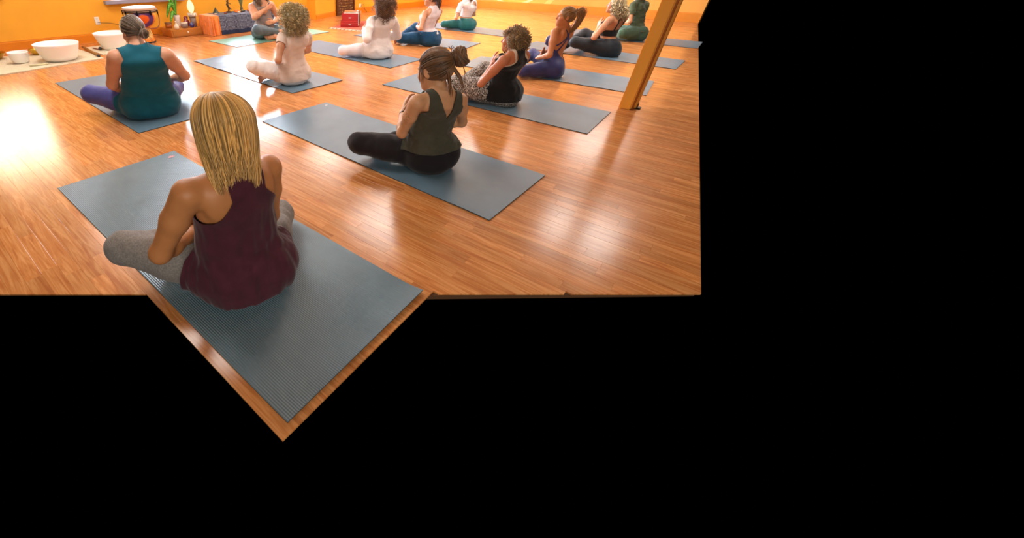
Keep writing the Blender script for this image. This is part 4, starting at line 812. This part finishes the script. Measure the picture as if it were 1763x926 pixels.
ymat(-5.40,2.776,-2.1,ML,MW,slate,'wavy blue-grey yoga mat under the woman with big blonde curls',.012,4)
ymat(-2.735,3.639,-.6,ML,MW,slate,'slate yoga mat ending at the timber post, under the patterned trousers',.004,5)
ymat(-2.576,5.142,3.2,ML,MW,slate,'slate yoga mat crossing behind the timber post, under the high ponytail',.004,6,mark=(logow,.07,.70,.04))
ymat(-2.516,7.045,-1.9,ML,MW,slate,'blue-grey yoga mat under the woman in the black bra top',.004,7)
ymat(-5.339,4.382,-.9,ML,MW,slate,'pale blue-grey yoga mat under the woman in the white long-sleeved shirt',.004,8)
ymat(-5.245,5.991,5.0,ML,MW,slate,'grey yoga mat under the navy trousers and dark ponytail',.003,9)
ymat(-5.13,7.90,0,ML,MW,slate,'grey yoga mat under the teal leggings, last of the far row',.003,10)
ymat(-2.46,9.05,0,ML,MW+.1,slate,'grey yoga mat under the olive tee, cut by the picture edge',.003,11)
ymat(-5.83,3.78,91,2.2,.80,green,'sage green yoga mat of the teacher in front of the altar',.003,12)

# ------------------------------------------------------------ singing bowls on the white rugs
crystal=mat('frosted_crystal','#fbf8f6',rough=.5,sss=.3,spec=.4); fleece=mat('cream_fleece','#f3e3c2',rough=.95,var=.10,vscale=25,bump=1.0,bscale=90,bdist=.02,sheen=.4)
brass=mat('brass','#c09a3a',rough=.25,metal=1,var=.2,vscale=12)
def bowl(x,y,r,h,rb,label,m=crystal,t=.012,name='singing_bowl',z=.012,grp='crystal singing bowls on the cream rugs'):
    pr=[(.001,0),(rb*.75,0),(rb*.97,h*.05)]+[(rb+(r-rb)*(k**.8),h*(.05+.95*k)) for k in np.linspace(.12,1,9)]
    pr+=[(r-t*.5,h+.003),(r-t,h-.002)]+[(rb+(r-rb)*(k**.8)-t,h*(.05+.95*k)) for k in np.linspace(.9,.12,7)]+[(rb*.7,t+.004),(.001,t+.002)]
    return tag(lobj(name,pr,m,None,(0,0,0),64),label,'bowl',grp)
def put(o,x,y,z=0,rz=0): o.location=(x,y,z); o.rotation_euler=(0,0,rz); return o
def rug(name,pts,label,m,thick=.012,seed=0,amp=.02,cat='rug'):
    bm=bmesh.new(); P=[]
    for i in range(len(pts)):
        a,b=Vector(pts[i]),Vector(pts[(i+1)%len(pts)]); n=max(2,int((b-a).length/.06))
        for k in range(n): p=a.lerp(b,k/n); d=(b-a).normalized(); q=noise.noise(Vector((p.x*5+seed,p.y*5,0)))*amp; P.append((p.x+d.y*q,p.y-d.x*q))
    prism(bm,P,.0004,thick); bmesh.ops.bevel(bm,geom=[e for e in bm.edges if all(abs(v.co.z-thick)<1e-5 for v in e.verts)],offset=.004,segments=2,affect='EDGES')
    return tag(bobj(name,bm,m),label,cat)
rug('fleece_rug',[(-7.62,-.6),(-6.45,-.5),(-6.34,.82),(-6.45,1.99),(-7.40,1.97),(-7.56,1.0)],'cream fleece rug under the two larger and smaller white bowls at left',fleece)
rug('fleece_rug',[(-7.46,2.06),(-6.70,2.07),(-6.62,2.80),(-7.45,2.85)],'cream fleece rug under the white bowl behind the teal top',fleece,seed=5)
put(bowl(0,0,.118,.135,.086,'smallest white crystal bowl at the left edge of the rug'),-6.90,1.12,.012)
put(bowl(0,0,.270,.215,.190,'largest white crystal bowl in the middle of the left rug'),-6.72,1.545,.012)
put(bowl(0,0,.235,.230,.150,'white crystal bowl partly hidden behind the teal-topped woman'),-7.02,2.36,.012)
put(bowl(0,0,.135,.085,.06,'brass bowl cut by the left edge of the picture, behind the smallest white bowl',brass,.005,'brass_bowl',grp='brass bowls behind the crystal bowls'),-7.36,.93,.012)
put(bowl(0,0,.10,.075,.05,'small brass bowl between the two left white bowls',brass,.005,'brass_bowl',grp='brass bowls behind the crystal bowls'),-7.34,1.42,.012)
suede=mat('brown_suede','#9a6a2c',rough=.8); dark=mat('dark_rubber','#3a3533',rough=.6)
t=thing('mallet','long brown suede mallet lying across the gap between the rugs','mallet'); tobj('handle',[(-7.42,2.045,.031),(-6.57,1.965,.031)],.018,suede,t,10); tobj('tip',[(-6.57,1.965,.031),(-6.53,1.961,.031)],.019,dark,t,10)
t=thing('mallet','short pale mallet on the rug between the two left white bowls','mallet'); tobj('handle',[(-6.56,1.13,.022),(-6.53,1.33,.022)],.009,mat('pale_wood','#d8cfa0',rough=.5),t,8)
t=thing('mallet','small red-brown ball mallet on the rug beside the third white bowl','mallet'); tobj('handle',[(-7.25,2.13,.022),(-7.05,2.16,.022)],.008,mat('red_wood','#8e4a3a',rough=.5),t,8); v,q=lathe([(.026*math.sin(a),-.026*math.cos(a)) for a in np.linspace(.01,math.pi-.01,9)],14,(-7.03,2.162,.039)); rawmesh('ball',v,q,dark,t)

# ------------------------------------------------------------ outlets and cord
plastic=mat('white_plastic','#efe9e2',rough=.35); slot=mat('slot_black','#2a2725',rough=.5)
def outlet(x,y,z,label):
    t=thing('wall_outlet',label,'outlet',(x,y,z),-math.atan(.055)); bm=bmesh.new(); box(bm,(.004,0,0),(.007,.072,.116),0,.003); bobj('cover_plate',bm,plastic,t)
    for dz in (-.026,.026):
        s_=bx('socket',(.0085,0,dz),(.003,.034,.036),plastic,t,0,.001)
        for dy in (-.007,.007): bx('slot',(.0103,dy,dz+.004),(.001,.003,.010),slot,s_)
outlet(wx(2.52)+.001,2.525,.313,'white wall outlet above the baseboard with a black cord, left of the drum')
tag(tobj('power_cord',spline([(wx(2.53)+.014,2.53,.29),(wx(2.57)+.05,2.57,.283),(wx(2.7)+.045,2.72,.262),(wx(2.85)+.04,2.90,.20),(wx(3.0)+.04,3.05,.10),(wx(3.2)+.05,3.2,.05),(wx(3.45)+.06,3.46,.012)],30),.004,slot),'thin black cord running from the wall outlet behind the drum','cord')
outlet(wx(8.85)+.001,8.87,.16,'white wall outlet beside the carved panel, behind the brown curls')
tag(tobj('power_cord',spline([(wx(8.88)+.014,8.89,.15),(wx(9.0)+.05,8.96,.20),(wx(9.1)+.04,9.0,.10),(wx(9.1)+.05,9.1,.012)],20),.005,slot),'black cord hanging from the outlet beside the carved panel','cord')

# ------------------------------------------------------------ drum
dj=thing('djembe_drum','goblet drum with swirling orange and purple shell against the orange wall','drum',(-7.28,3.0,0))
skinm=mat('drum_skin','#efe3dc',rough=.55,var=.05,vscale=8); chrome=mat('dark_chrome','#4a3f38',rough=.3,metal=.9); rubber=mat('black_rubber','#1d1a18',rough=.7)
shell=bpy.data.materials.new('swirl_shell'); shell.use_nodes=True; nt=shell.node_tree; N=nt.nodes; L=nt.links; b=N['Principled BSDF']; b.inputs['Roughness'].default_value=.3
tc=N.new('ShaderNodeTexCoord'); vm=N.new('ShaderNodeVectorMath'); vm.operation='SUBTRACT'; vm.inputs[1].default_value=(.17,-.05,.37); L.new(tc.outputs['Object'],vm.inputs[0])
ns=N.new('ShaderNodeTexNoise'); ns.inputs['Scale'].default_value=4; L.new(tc.outputs['Object'],ns.inputs[0]); ad=N.new('ShaderNodeMath'); ad.operation='MULTIPLY_ADD'; ad.inputs[1].default_value=.10; ad.inputs[2].default_value=-.05
L.new(ns.outputs[0],ad.inputs[0]); ln=N.new('ShaderNodeVectorMath'); ln.operation='LENGTH'; L.new(vm.outputs[0],ln.inputs[0]); sm_=N.new('ShaderNodeMath'); sm_.operation='ADD'; L.new(ln.outputs[1],sm_.inputs[0]); L.new(ad.outputs[0],sm_.inputs[1])
rp=N.new('ShaderNodeValToRGB'); rp.color_ramp.interpolation='EASE'; el=rp.color_ramp.elements; el[0].position=0; el[0].color=(*srgb('#f0501a'),1); el[1].position=.42; el[1].color=(*srgb('#f3a62c'),1)
for p_,c_ in ((.07,'#ee6a25'),(.09,'#5a2f86'),(.14,'#4b2c7c'),(.16,'#e8701f'),(.20,'#f6b84a'),(.27,'#f8cf78'),(.33,'#ef8a25')): e=el.new(p_); e.color=(*srgb(c_),1)
L.new(sm_.outputs[0],rp.inputs[0]); L.new(rp.outputs[0],b.inputs['Base Color'])
lobj('shell',[(.120,.016),(.118,.05),(.105,.12),(.092,.19),(.095,.215),(.125,.25),(.180,.30),(.215,.35),(.232,.41),(.236,.47),(.225,.47),(.20,.34),(.09,.22),(.10,.02)],shell,dj,seg=56)
lobj('foot_ring',[(.001,.0008),(.132,.0008),(.135,.012),(.128,.022),(.118,.02)],rubber,dj,seg=40)
dsk=lobj('drum_skin',[(.250,.522),(.240,.530),(.12,.532),(.001,.533)],skinm,dj,seg=56); lobj('skin_collar',[(.248,.46),(.252,.50),(.2505,.5225)],mat('skin_collar','#c9a48c',rough=.7),dsk,seg=56)
rg_=lobj('tension_ring',[(.250,.462),(.258,.462),(.259,.474),(.250,.475)],chrome,dj,seg=56); lobj('upper_ring',[(.250,.488),(.2565,.488),(.2565,.495),(.250,.496)],chrome,rg_,seg=56)
for k in range(8):
    a=R(k*45+12); ca,sa=math.cos(a),math.sin(a); lg=bx('lug',(.262*ca,.262*sa,.455),(.022,.026,.062),blackm,dj,a,.005); tobj('bolt',[(.264*ca,.264*sa,.405),(.264*ca,.264*sa,.43)],.006,chrome,lg,8)
tobj('carry_strap',spline([(.262*math.cos(a),.262*math.sin(a),z) for a,z in ((R(-62),.45),(R(-50),.37),(R(-25),.28),(R(5),.235),(R(35),.25),(R(60),.34),(R(72),.45))],40),.008,mat('strap_brown','#8a4a22',rough=.7),dj)

# ------------------------------------------------------------ little drawer box with its jars
woodb=mat('honey_wood','#d28a3c',rough=.4,var=.12,vscale=6,vstretch=(6,1,6)); woodd=mat('honey_wood_edge','#b8762f',rough=.45)
bxr=thing('drawer_chest','low honey-wood chest with one drawer, jars standing on it','chest',(-7.56,3.80,0),-.055)
bx('case',(-.03,0,.066),(.44,.58,.128),woodb,bxr,0,.004); dr=bx('drawer',(.198,0,.066),(.014,.54,.10),woodd,bxr,0,.003); lobj('knob',[(.001,-.001),(.010,0),(.012,.012),(.018,.018),(.016,.026),(.001,.028)],mat('pale_knob','#f0e0c8',rough=.3),dr,(0,0,0),14); dr.children[0].rotation_euler=(0,R(90),0); dr.children[0].location=(.204,.0,.070)
Z=.1305
ceramic=mat('white_ceramic','#e9dfd8',rough=.3); brownt=mat('brown_tin','#7d5538',rough=.5); amber=mat('amber_wood','#a85c1e',rough=.4); cobalt=mat('cobalt_glass','#2b2f78',rough=.1,coat=1); ruby=mat('ruby_glass','#8e2030',rough=.15,coat=1); greyt=mat('grey_stoneware','#8d7a72',rough=.5); cream=mat('cream_lid','#eadcc8',rough=.5)
def jar(name,x,y,z,prof,m,label,cat='jar',lid=None):
    t=thing(name,label,cat,(x,y,z)); lobj('vessel',prof,m,t,seg=28)
    if lid: lobj('lid',lid[0],lid[1],t,seg=28)
    return t
jar('wooden_tin',-7.62,3.585,Z,[(.001,0),(.058,0),(.060,.07),(.001,.07)],amber,'round amber wood tin with a dark lid at the left of the chest','tin',([(.001,.0701),(.062,.0701),(.062,.092),(.001,.093)],brownt))
jar('ceramic_bottle',-7.40,3.62,Z,[(.001,0),(.036,0),(.042,.03),(.038,.065),(.014,.085),(.012,.105),(.001,.106)],cream,'small cream bottle with a stopper on the chest corner','bottle',([(.001,.1065),(.018,.1065),(.014,.128),(.001,.13)],ceramic))
jar('stoneware_pot',-7.44,3.80,Z,[(.001,0),(.056,0),(.060,.075),(.001,.075)],greyt,'squat brown-grey pot with pale lid in the middle of the chest','pot',([(.001,.0752),(.060,.0752),(.058,.088),(.001,.089)],cream))
jar('cobalt_jar',-7.40,3.92,Z,[(.001,0),(.030,0),(.046,.030),(.042,.062),(.020,.078),(.022,.09),(.001,.091)],cobalt,'small round cobalt blue glass jar in front of the red one','jar')
jar('ruby_jar',-7.60,3.93,Z,[(.001,0),(.045,0),(.062,.045),(.055,.09),(.030,.11),(.042,.15),(.018,.17),(.001,.171)],ruby,'red glass goblet jar behind the cobalt jar','jar')
pot=jar('potted_plant',-7.68,3.80,Z,[(.001,0),(.040,0),(.054,.02),(.056,.18),(.050,.19),(.046,.17),(.001,.16)],ceramic,'tall white pot with a drooping striped green leaf plant','plant')
leafm=mat('striped_leaf','#5fae36',rough=.45,var=.5,vscale=22,vstretch=(1,1,4)); stemm=mat('stem_green','#3f5a24',rough=.6)
def leaf(pts,wd,m,parent,name='leaf'):
    P=spline(pts,16); V=[];F=[]
    for i,p in enumerate(P):
        t=i/15; T=P[min(i+1,15)]-P[max(i-1,0)]; T/=np.linalg.norm(T); S=np.cross(T,[.75,-.6,.2]); S/=np.linalg.norm(S); w_=wd*math.sin(math.pi*min(1,t*.92+.08))**.6
        V+=[p-S*w_,p+np.array([0,0,.004]),p+S*w_,p-np.array([0,0,.003])]
    for i in range(15):
        for k in range(4): F.append((i*4+k,i*4+(k+1)%4,(i+1)*4+(k+1)%4,(i+1)*4+k))
    return rawmesh(name,V,F,m,parent)
tobj('stem',spline([(0,0,.16),(.005,.01,.30),(0,.02,.46)],10),.006,stemm,pot); 
for q,wd in (([(0,0,.20),(.0,-.03,.33),(.01,-.08,.37),(.0,-.14,.26),(-.03,-.17,.15)],.032),([(0,0,.19),(.03,-.07,.24),(.05,-.12,.18),(.06,-.16,.09)],.032),([(0,0,.22),(.0,-.02,.36),(.0,-.05,.45),(.02,-.09,.40)],.030),([(0,0,.2),(.0,.02,.34),(.02,.05,.48),(.02,.06,.60)],.022)): leaf(q,wd,leafm,pot)
jar('candle_canister',-7.50,4.015,Z,[(.001,0),(.055,0),(.057,.165),(.001,.165)],greyt,'tall brown cylinder on the right end of the chest, beside the orange scarf','canister')
jar('patterned_tin',-7.50,4.015,Z+.166,[(.001,0),(.078,0),(.078,.055),(.001,.055)],mat('black_white_weave','#d8d0c4',rough=.6,var=.8,vscale=60),'black and white patterned tin under the glowing salt lamp','tin')
salt=mat('salt_lamp','#ffb45a',rough=.6,emit=1.25,ecol=srgb('#ffe0b4'))
sl=thing('salt_lamp','glowing egg-shaped salt lamp on the patterned tin','lamp',(-7.50,4.015,Z+.2225)); bm=bmesh.new(); bmesh.ops.create_icosphere(bm,subdivisions=3,radius=1)
for v in bm.verts: n_=noise.noise(v.co*2.5)*.10; v.co=Vector((v.co.x*(.060+.055*n_)*(1.0-.25*max(0,v.co.z)),v.co.y*(.060+.05*n_)*(1.0-.25*max(0,v.co.z)),.105+v.co.z*.105))
bobj('salt_crystal',bm,salt,sl,smooth=True)

# ------------------------------------------------------------ altar table with cloths
al=thing('altar_table','low wooden altar table along the orange wall, hidden under cloths','table',(-7.24,4.86,0),-.055)
bx('tabletop',(0,0,.305),(.46,1.46,.024),woodb,al,0,.004)
for sx in (-1,1):
    for sy in (-1,1): bx('leg',(sx*.19,sy*.68,.147),(.04,.04,.290),woodd,al)
def drape(name,label,m,x0,x1,y0,y1,zt,drop,sides,fold,rz,loc,group=None,th=.003,n=90,cat='cloth',zb=.004):
    """cloth over a box top: grid that falls over the listed sides"""
    U=[];V_=[]
    us=np.linspace(x0-(drop if 'b' in sides else 0),x1+(drop if 'f' in sides else 0),n); vs=np.linspace(y0-(drop if 'l' in sides else 0),y1+(drop if 'r' in sides else 0),int(n*1.6))
    VV=[]
    for u in us:
        for v in vs:
            ex=max(0,u-x1); ey=max(0,y0-v,v-y1); d=max(ex,ey); cx_=min(u,x1); cy_=min(max(v,y0),y1)
            w_=noise.noise(Vector((v*fold if ex>=ey else u*fold,3.1,0)))*(.022 if fold<20 else .045)*min(1,d*9)
            x=cx_+(.006+.035*d+w_ if ex>0 else 0)*(1 if ex>=ey*.3 else .3); y=cy_+((.006+.035*d+w_)*(1 if v>y1 else -1) if ey>0 else 0)
            z=zt-d+.003*noise.noise(Vector((u*8,v*8,0))); VV.append((x,y,max(z,zb)))
    nu,nv=len(us),len(vs); i,j=np.meshgrid(np.arange(nu-1),np.arange(nv-1),indexing='ij'); i=i.ravel();j=j.ravel()
    o=rawmesh(name,VV,np.stack([i*nv+j,(i+1)*nv+j,(i+1)*nv+j+1,i*nv+j+1],-1),m); md=o.modifiers.new('t','SOLIDIFY'); md.thickness=th; md.offset=1; o.location=loc; o.rotation_euler=(0,0,rz); return tag(o,label,cat,group)
# indigo cloth with rows of white stitched dashes
shib=bpy.data.materials.new('shibori_indigo'); shib.use_nodes=True; nt=shib.node_tree; N=nt.nodes; L=nt.links; b=N['Principled BSDF']; b.inputs['Roughness'].default_value=.85
tc=N.new('ShaderNodeTexCoord'); sp=N.new('ShaderNodeSeparateXYZ'); L.new(tc.outputs['Object'],sp.inputs[0])
def M_(op,a,bv=None,cv=None):
    m=N.new('ShaderNodeMath'); m.operation=op
    for i,q in enumerate((a,bv,cv)):
        if q is None: continue
        if isinstance(q,(int,float)): m.inputs[i].default_value=q
        else: L.new(q,m.inputs[i])
    return m.outputs[0]
nz_=N.new('ShaderNodeTexNoise'); nz_.inputs['Scale'].default_value=9; L.new(tc.outputs['Object'],nz_.inputs[0])
zz=M_('ADD',sp.outputs[2],M_('MULTIPLY',nz_.outputs[0],.022)); ro=M_('GREATER_THAN',M_('SINE',M_('MULTIPLY',M_('SUBTRACT',zz,sp.outputs[0]),330)),.15)
da=M_('GREATER_THAN',M_('SINE',M_('ADD',M_('MULTIPLY',sp.outputs[1],260),M_('MULTIPLY',nz_.outputs[0],5))),-.35)
pat=M_('MULTIPLY',M_('MULTIPLY',ro,da),M_('GREATER_THAN',sp.outputs[2],.075)); mx=N.new('ShaderNodeMix'); mx.data_type='RGBA'; mx.inputs[6].default_value=(*srgb('#1d2c50'),1); mx.inputs[7].default_value=(*srgb('#a9adbb'),1); L.new(pat,mx.inputs[0]); L.new(mx.outputs[2],b.inputs['Base Color'])
drape('altar_cloth','indigo cloth with rows of white dashes covering the altar table',shib,-.235,.236,-.57,.735,.3195,.315,'fr',9,-.055,(-7.24,4.86,0))
scarf=fab('orange_scarf','#f28a3e',sheen=.4,var=.2,vscale=12)
drape('orange_scarf','orange scarf hanging in folds over the left end of the altar',scarf,-.20,.243,-.735,-.58,.3235,.325,'fl',34,-.055,(-7.24,4.86,0),th=.002,n=70)
TZ=.3275
def onalt(x,y): c,s_=math.cos(-.055),math.sin(-.055); return (-7.24+x*c-y*s_,4.86+x*s_+y*c)
x_,y_=onalt(-.12,-.42); bm=bmesh.new(); b4=[bm.verts.new(p) for p in ((-.045,-.045,0),(.045,-.045,0),(.045,.045,0),(-.045,.045,0))]; tp=bm.verts.new((0,0,.10)); bm.faces.new(b4[::-1]); [bm.faces.new((b4[i],b4[(i+1)%4],tp)) for i in range(4)]
pz=bobj('stone_pyramid',bm,mat('dark_green_stone','#35463f',rough=.3)); put(pz,x_,y_,TZ-.002,.4); tag(pz,'small dark green stone pyramid on the altar, beside the lamp','ornament')
x_,y_=onalt(-.10,-.16); st=thing('bronze_statue','slender dark bronze figure on a round base on the altar','statue',(x_,y_,TZ-.002)); bz=mat('dark_bronze','#5a4030',rough=.4,metal=.6)
lobj('base',[(.001,0),(.062,0),(.060,.012),(.035,.02),(.001,.021)],bz,st,seg=24)
fg=[(cone((0,0,.02),(.01,.012,.075),.013,.016),.02),(cone((.01,.012,.075),(-.004,-.01,.13),.018,.020),.02),(cone((-.004,-.01,.13),(.004,.004,.175),.018,.013),.02),(cone((.0,0,.165),(.03,.045,.14),.008,.006),.01),(cone((.0,0,.165),(.02,-.045,.20),.008,.006),.01),(ell((.005,.004,.205),(.016,.016,.02)),.01),(cone((.01,.01,.08),(.02,.05,.05),.010,.007),.01)]
f_=build_fields(fg,.004); v,q=f_.mesh(); rawmesh('figure',v,q,bz,st)
x_,y_=onalt(-.08,.12); vs_=thing('leafy_vase','dark vase of tall upright grey-green leaves on the altar','plant',(x_,y_,TZ-.002)); lobj('vase',[(.001,0),(.055,0),(.062,.012),(.030,.03),(.024,.05),(.03,.07),(.026,.07),(.001,.05)],mat('dark_pewter','#5e5a48',rough=.3,metal=.7),vs_,seg=28)
sage=mat('sage_leaf','#7d8050',rough=.5,var=.3,vscale=20)
for k in range(9):
    a=k*.7; leaf([(0,0,.05),(.01*math.cos(a),.012*math.sin(a),.12),(.03*math.cos(a),.035*math.sin(a),.20),(.06*math.cos(a),.07*math.sin(a),.30)],.012,sage,vs_)
glow=mat('tealight','#ffd9a0',rough=.5,emit=3,ecol=srgb('#ffcf90')); shellm=mat('pale_shell','#f0d2b8',rough=.4); org=mat('orange_petal','#f07a28',rough=.7,var=.2,vscale=40); redm=mat('dark_red_wood','#7a3020',rough=.4)
x_,y_=onalt(.03,.34); cd=thing('glass_tealight','glowing round tealight at the right end of the altar','candle',(x_,y_,TZ-.002)); lobj('holder',[(.001,0),(.030,0),(.040,.025),(.036,.05),(.032,.05),(.034,.026),(.001,.012)],shellm,cd,seg=24); lobj('wax',[(.001,.0125),(.028,.0125),(.030,.04),(.001,.044)],glow,cd,seg=20)
for k,(dx,dy,r,mm,nm,lb,ct) in enumerate([(.05,-.52,.026,shellm,'sea_shell','pale shell on the altar by the orange scarf','shell'),(.08,-.34,.030,redm,'wooden_dish','small dark red dish at the front edge of the altar','dish'),(.10,-.06,.028,shellm,'sea_shell','pale shell at the middle of the altar front edge','shell'),(-.02,-.02,.05,org,'flower_garland','heap of orange petals beside the bronze figure','flowers'),(-.05,.27,.045,org,'flower_garland','heap of orange petals right of the vase','flowers'),(.10,.20,.030,shellm,'sea_shell','pale shell near the vase at the altar edge','shell'),(.06,.44,.032,shellm,'sea_shell','pale shell right of the tealight on the altar','shell')]):
    bm=bmesh.new(); bmesh.ops.create_icosphere(bm,subdivisions=3 if 'flower' in nm else 2,radius=1)
    for v in bm.verts: n_=1+.35*noise.noise(v.co*(4 if 'flower' in nm else 1.8)+Vector((k*3,0,0))); v.co=Vector((v.co.x*r*n_,v.co.y*r*1.25*n_,max(0,(v.co.z+.5))*r*.6*n_))
    x_,y_=onalt(dx,dy); o=bobj(nm,bm,mm,smooth=True); put(o,x_,y_,TZ-.003,k); tag(o,lb,ct)

# ------------------------------------------------------------ carved panel, harmonium, kilim, little corner box
cp=thing('carved_panel','dark carved wooden panel leaning on the orange wall beside the pier','panel',(-7.555,8.30,0),-.055)
dkw=mat('dark_carved_wood','#5a3018',rough=.5,var=.3,vscale=14); gold=mat('gilt_relief','#8c6a2c',rough=.45,var=.5,vscale=18)
for dy in (-.30,.30): bx('stile',(0,dy,.40),(.04,.05,.80),dkw,cp,0,.004)
for dz in (.026,.775): bx('rail',(0,0,dz),(.038,.549,.05),dkw,cp,0,.004)
bx('backing',(-.008,0,.40),(.012,.549,.70),dkw,cp)
bm=bmesh.new(); rr=random.Random(4)
for i in range(9):
    for j in range(11):
        y0,z0=-.235+i*.058+rr.uniform(-.01,.01),.075+j*.063+rr.uniform(-.01,.01); rad=rr.uniform(.014,.024); n=7; ph=rr.uniform(0,6)
        ring=[bm.verts.new((-.001,y0+rad*math.cos(ph+6.283*k/n),z0+rad*math.sin(ph+6.283*k/n)*rr.uniform(.7,1.2))) for k in range(n)]; c0=bm.verts.new((.014,y0,z0)); [bm.faces.new((ring[k],ring[(k+1)%n],c0)) for k in range(n)]
o=bobj('carving',bm,gold,cp); o['kind']='stuff'
kil=mat('red_kilim','#b5503a',rough=.95,var=.25,vscale=14); fr=mat('cream_fringe','#e6d2b8',rough=.9)
kr=thing('kilim_rug','small red woven rug with cream and black fringe under the harmonium','rug',(0,0,0))
A=Vector((-6.22,6.30,0)); E1=Vector((.77,.12,0)); E2=Vector((-.42,1.35,0)); bm=bmesh.new(); prism(bm,[tuple((A+E1*a+E2*b_)[:2]) for a,b_ in ((0,.06),(1,.06),(1,1),(0,1))],.0004,.006); bobj('weave',bm,kil,kr)
for k in range(34):
    p=A+E1*((k+.5)/34)+E2*.058; d=-E2.normalized()*.075+E1*random.uniform(-.01,.01); tobj('tassel',[tuple(p+Vector((0,0,.004))),tuple(p+d+Vector((0,0,.004)))],.0052,fr if k%4 else dark,kr,5)
bm=bmesh.new(); e1=E1.normalized()
for k in range(17): p=A+E1*((k+.5)/17)+E2*.085; box(bm,(p.x,p.y,.0066),(.022,.03,.001),math.atan2(E1.y,E1.x)+.78)
o=bobj('border_diamonds',bm,fr,kr); o['kind']='stuff'
hm=thing('harmonium','red lacquered harmonium box with white edging and wooden side on the kilim','harmonium',(-5.99,6.72,.007),math.atan2(.23,.29))
redl=mat('red_lacquer','#b3121c',rough=.25,coat=.5); blk=mat('black_bellows','#20202a',rough=.6); wedge=mat('white_edging','#e3dcdc',rough=.4); wd2=mat('harmonium_wood','#d07a34',rough=.4,var=.1,vscale=5)
bx('base_case',(-.01,.30,.055),(.385,.60,.108),redl,hm,0,.004); bx('upper_case',(-.005,.30,.180),(.34,.585,.140),redl,hm,0,.004)
for z in (.035,.075,.110): bx('front_slat',(-.01,-.006,z),(.37,.010,.008),mat('red_bright','#d8343a',rough=.3),hm,0,.001)
bl=bx('bellows',(.178,.30,.150),(.022,.56,.19),blk,hm,0,.002)
for k in range(5): bx('bellows_fold',(.190,.30,.075+k*.037),(.006,.555,.010),mat('fold_grey','#55566a',rough=.6),bl)
bx('edging',(.176,-.002,.15),(.014,.018,.245),wedge,hm,0,.002); bx('side_panel',(.204,.33,.145),(.012,.52,.21),wd2,hm,0,.003)
for z in (.172,.045): bx('handle',(-.005,-.012 if z<.1 else .004,z),(.055,.012,.016),wedge,hm,0,.003)
kb=bx('keyboard',(.01,.12,.253),(.30,.10,.008),mat('ivory','#efe3cf',rough=.3),hm,0,.001)
for k in range(14): bx('black_key',(-.125+k*.0205,.13,.262),(.009,.06,.010),blk,kb)
bx('music_ledge',(.01,.36,.256),(.30,.18,.012),wd2,hm,0,.002); bx('back_edge',(.13,.3,.255),(.03,.56,.014),wedge,hm,0,.002)
cb=thing('wooden_stool','small orange wooden box stool in the far corner','stool',(-7.10,12.0,0),-.05); stm=mat('stool_orange','#d9731a',rough=.5)
bx('seat_board',(0,0,.185),(.22,.30,.03),stm,cb,0,.004); bx('side',(0,-.135,.085),(.20,.02,.168),stm,cb); bx('side',(0,.135,.085),(.20,.02,.168),stm,cb); bx('stretcher',(0,0,.08),(.02,.248,.05),stm,cb)
# tiny chips of dirt on the boards at the left, by the front mat
# ------------------------------------------------------------ people
def build_print():
    m=bpy.data.materials.new('animal_print'); m.use_nodes=True; nt=m.node_tree; N=nt.nodes; L=nt.links; b=N['Principled BSDF']; b.inputs['Roughness'].default_value=.8
    tc=N.new('ShaderNodeTexCoord'); n=N.new('ShaderNodeTexNoise'); n.inputs['Scale'].default_value=30; n.inputs['Detail'].default_value=2; L.new(tc.outputs['Object'],n.inputs[0])
    v=N.new('ShaderNodeTexVoronoi'); v.feature='DISTANCE_TO_EDGE'; v.inputs['Scale'].default_value=62; mxv=N.new('ShaderNodeVectorMath'); mxv.operation='MULTIPLY_ADD'; mxv.inputs[1].default_value=(.05,.05,.05); L.new(n.outputs[1],mxv.inputs[0]); L.new(tc.outputs['Object'],mxv.inputs[2]); L.new(mxv.outputs[0],v.inputs[0])
    r=N.new('ShaderNodeValToRGB'); r.color_ramp.interpolation='CONSTANT'; e=r.color_ramp.elements; e[0].color=(*srgb('#d9cfc6'),1); e[1].position=.07; e[1].color=(*srgb('#171314'),1); q=e.new(.30); q.color=(*srgb('#6a5244'),1); L.new(v.outputs[0],r.inputs[0]); L.new(r.outputs[0],b.inputs['Base Color']); return m
def build_stripe():
    m=bpy.data.materials.new('striped_jersey'); m.use_nodes=True; nt=m.node_tree; N=nt.nodes; L=nt.links; b=N['Principled BSDF']; b.inputs['Roughness'].default_value=.85
    tc=N.new('ShaderNodeTexCoord'); w_=N.new('ShaderNodeTexWave'); w_.bands_direction='Z'; w_.inputs['Scale'].default_value=13; w_.inputs['Distortion'].default_value=1; L.new(tc.outputs['Object'],w_.inputs[0])
    r=N.new('ShaderNodeValToRGB'); e=r.color_ramp.elements; e[0].position=.25; e[0].color=(*srgb('#d4c8d0'),1); e[1].position=.45; e[1].color=(*srgb('#efe4e0'),1); L.new(w_.outputs[1],r.inputs[0]); L.new(r.outputs[0],b.inputs['Base Color']); return m
SM={'PRINT':build_print(),'STRIPE':build_stripe()}
for sp_ in SP:
    for gm in sp_['garments']:
        if isinstance(gm['mat'],str): gm['mat']=SM[gm['mat']]
    sp_['root']=make_person(sp_)
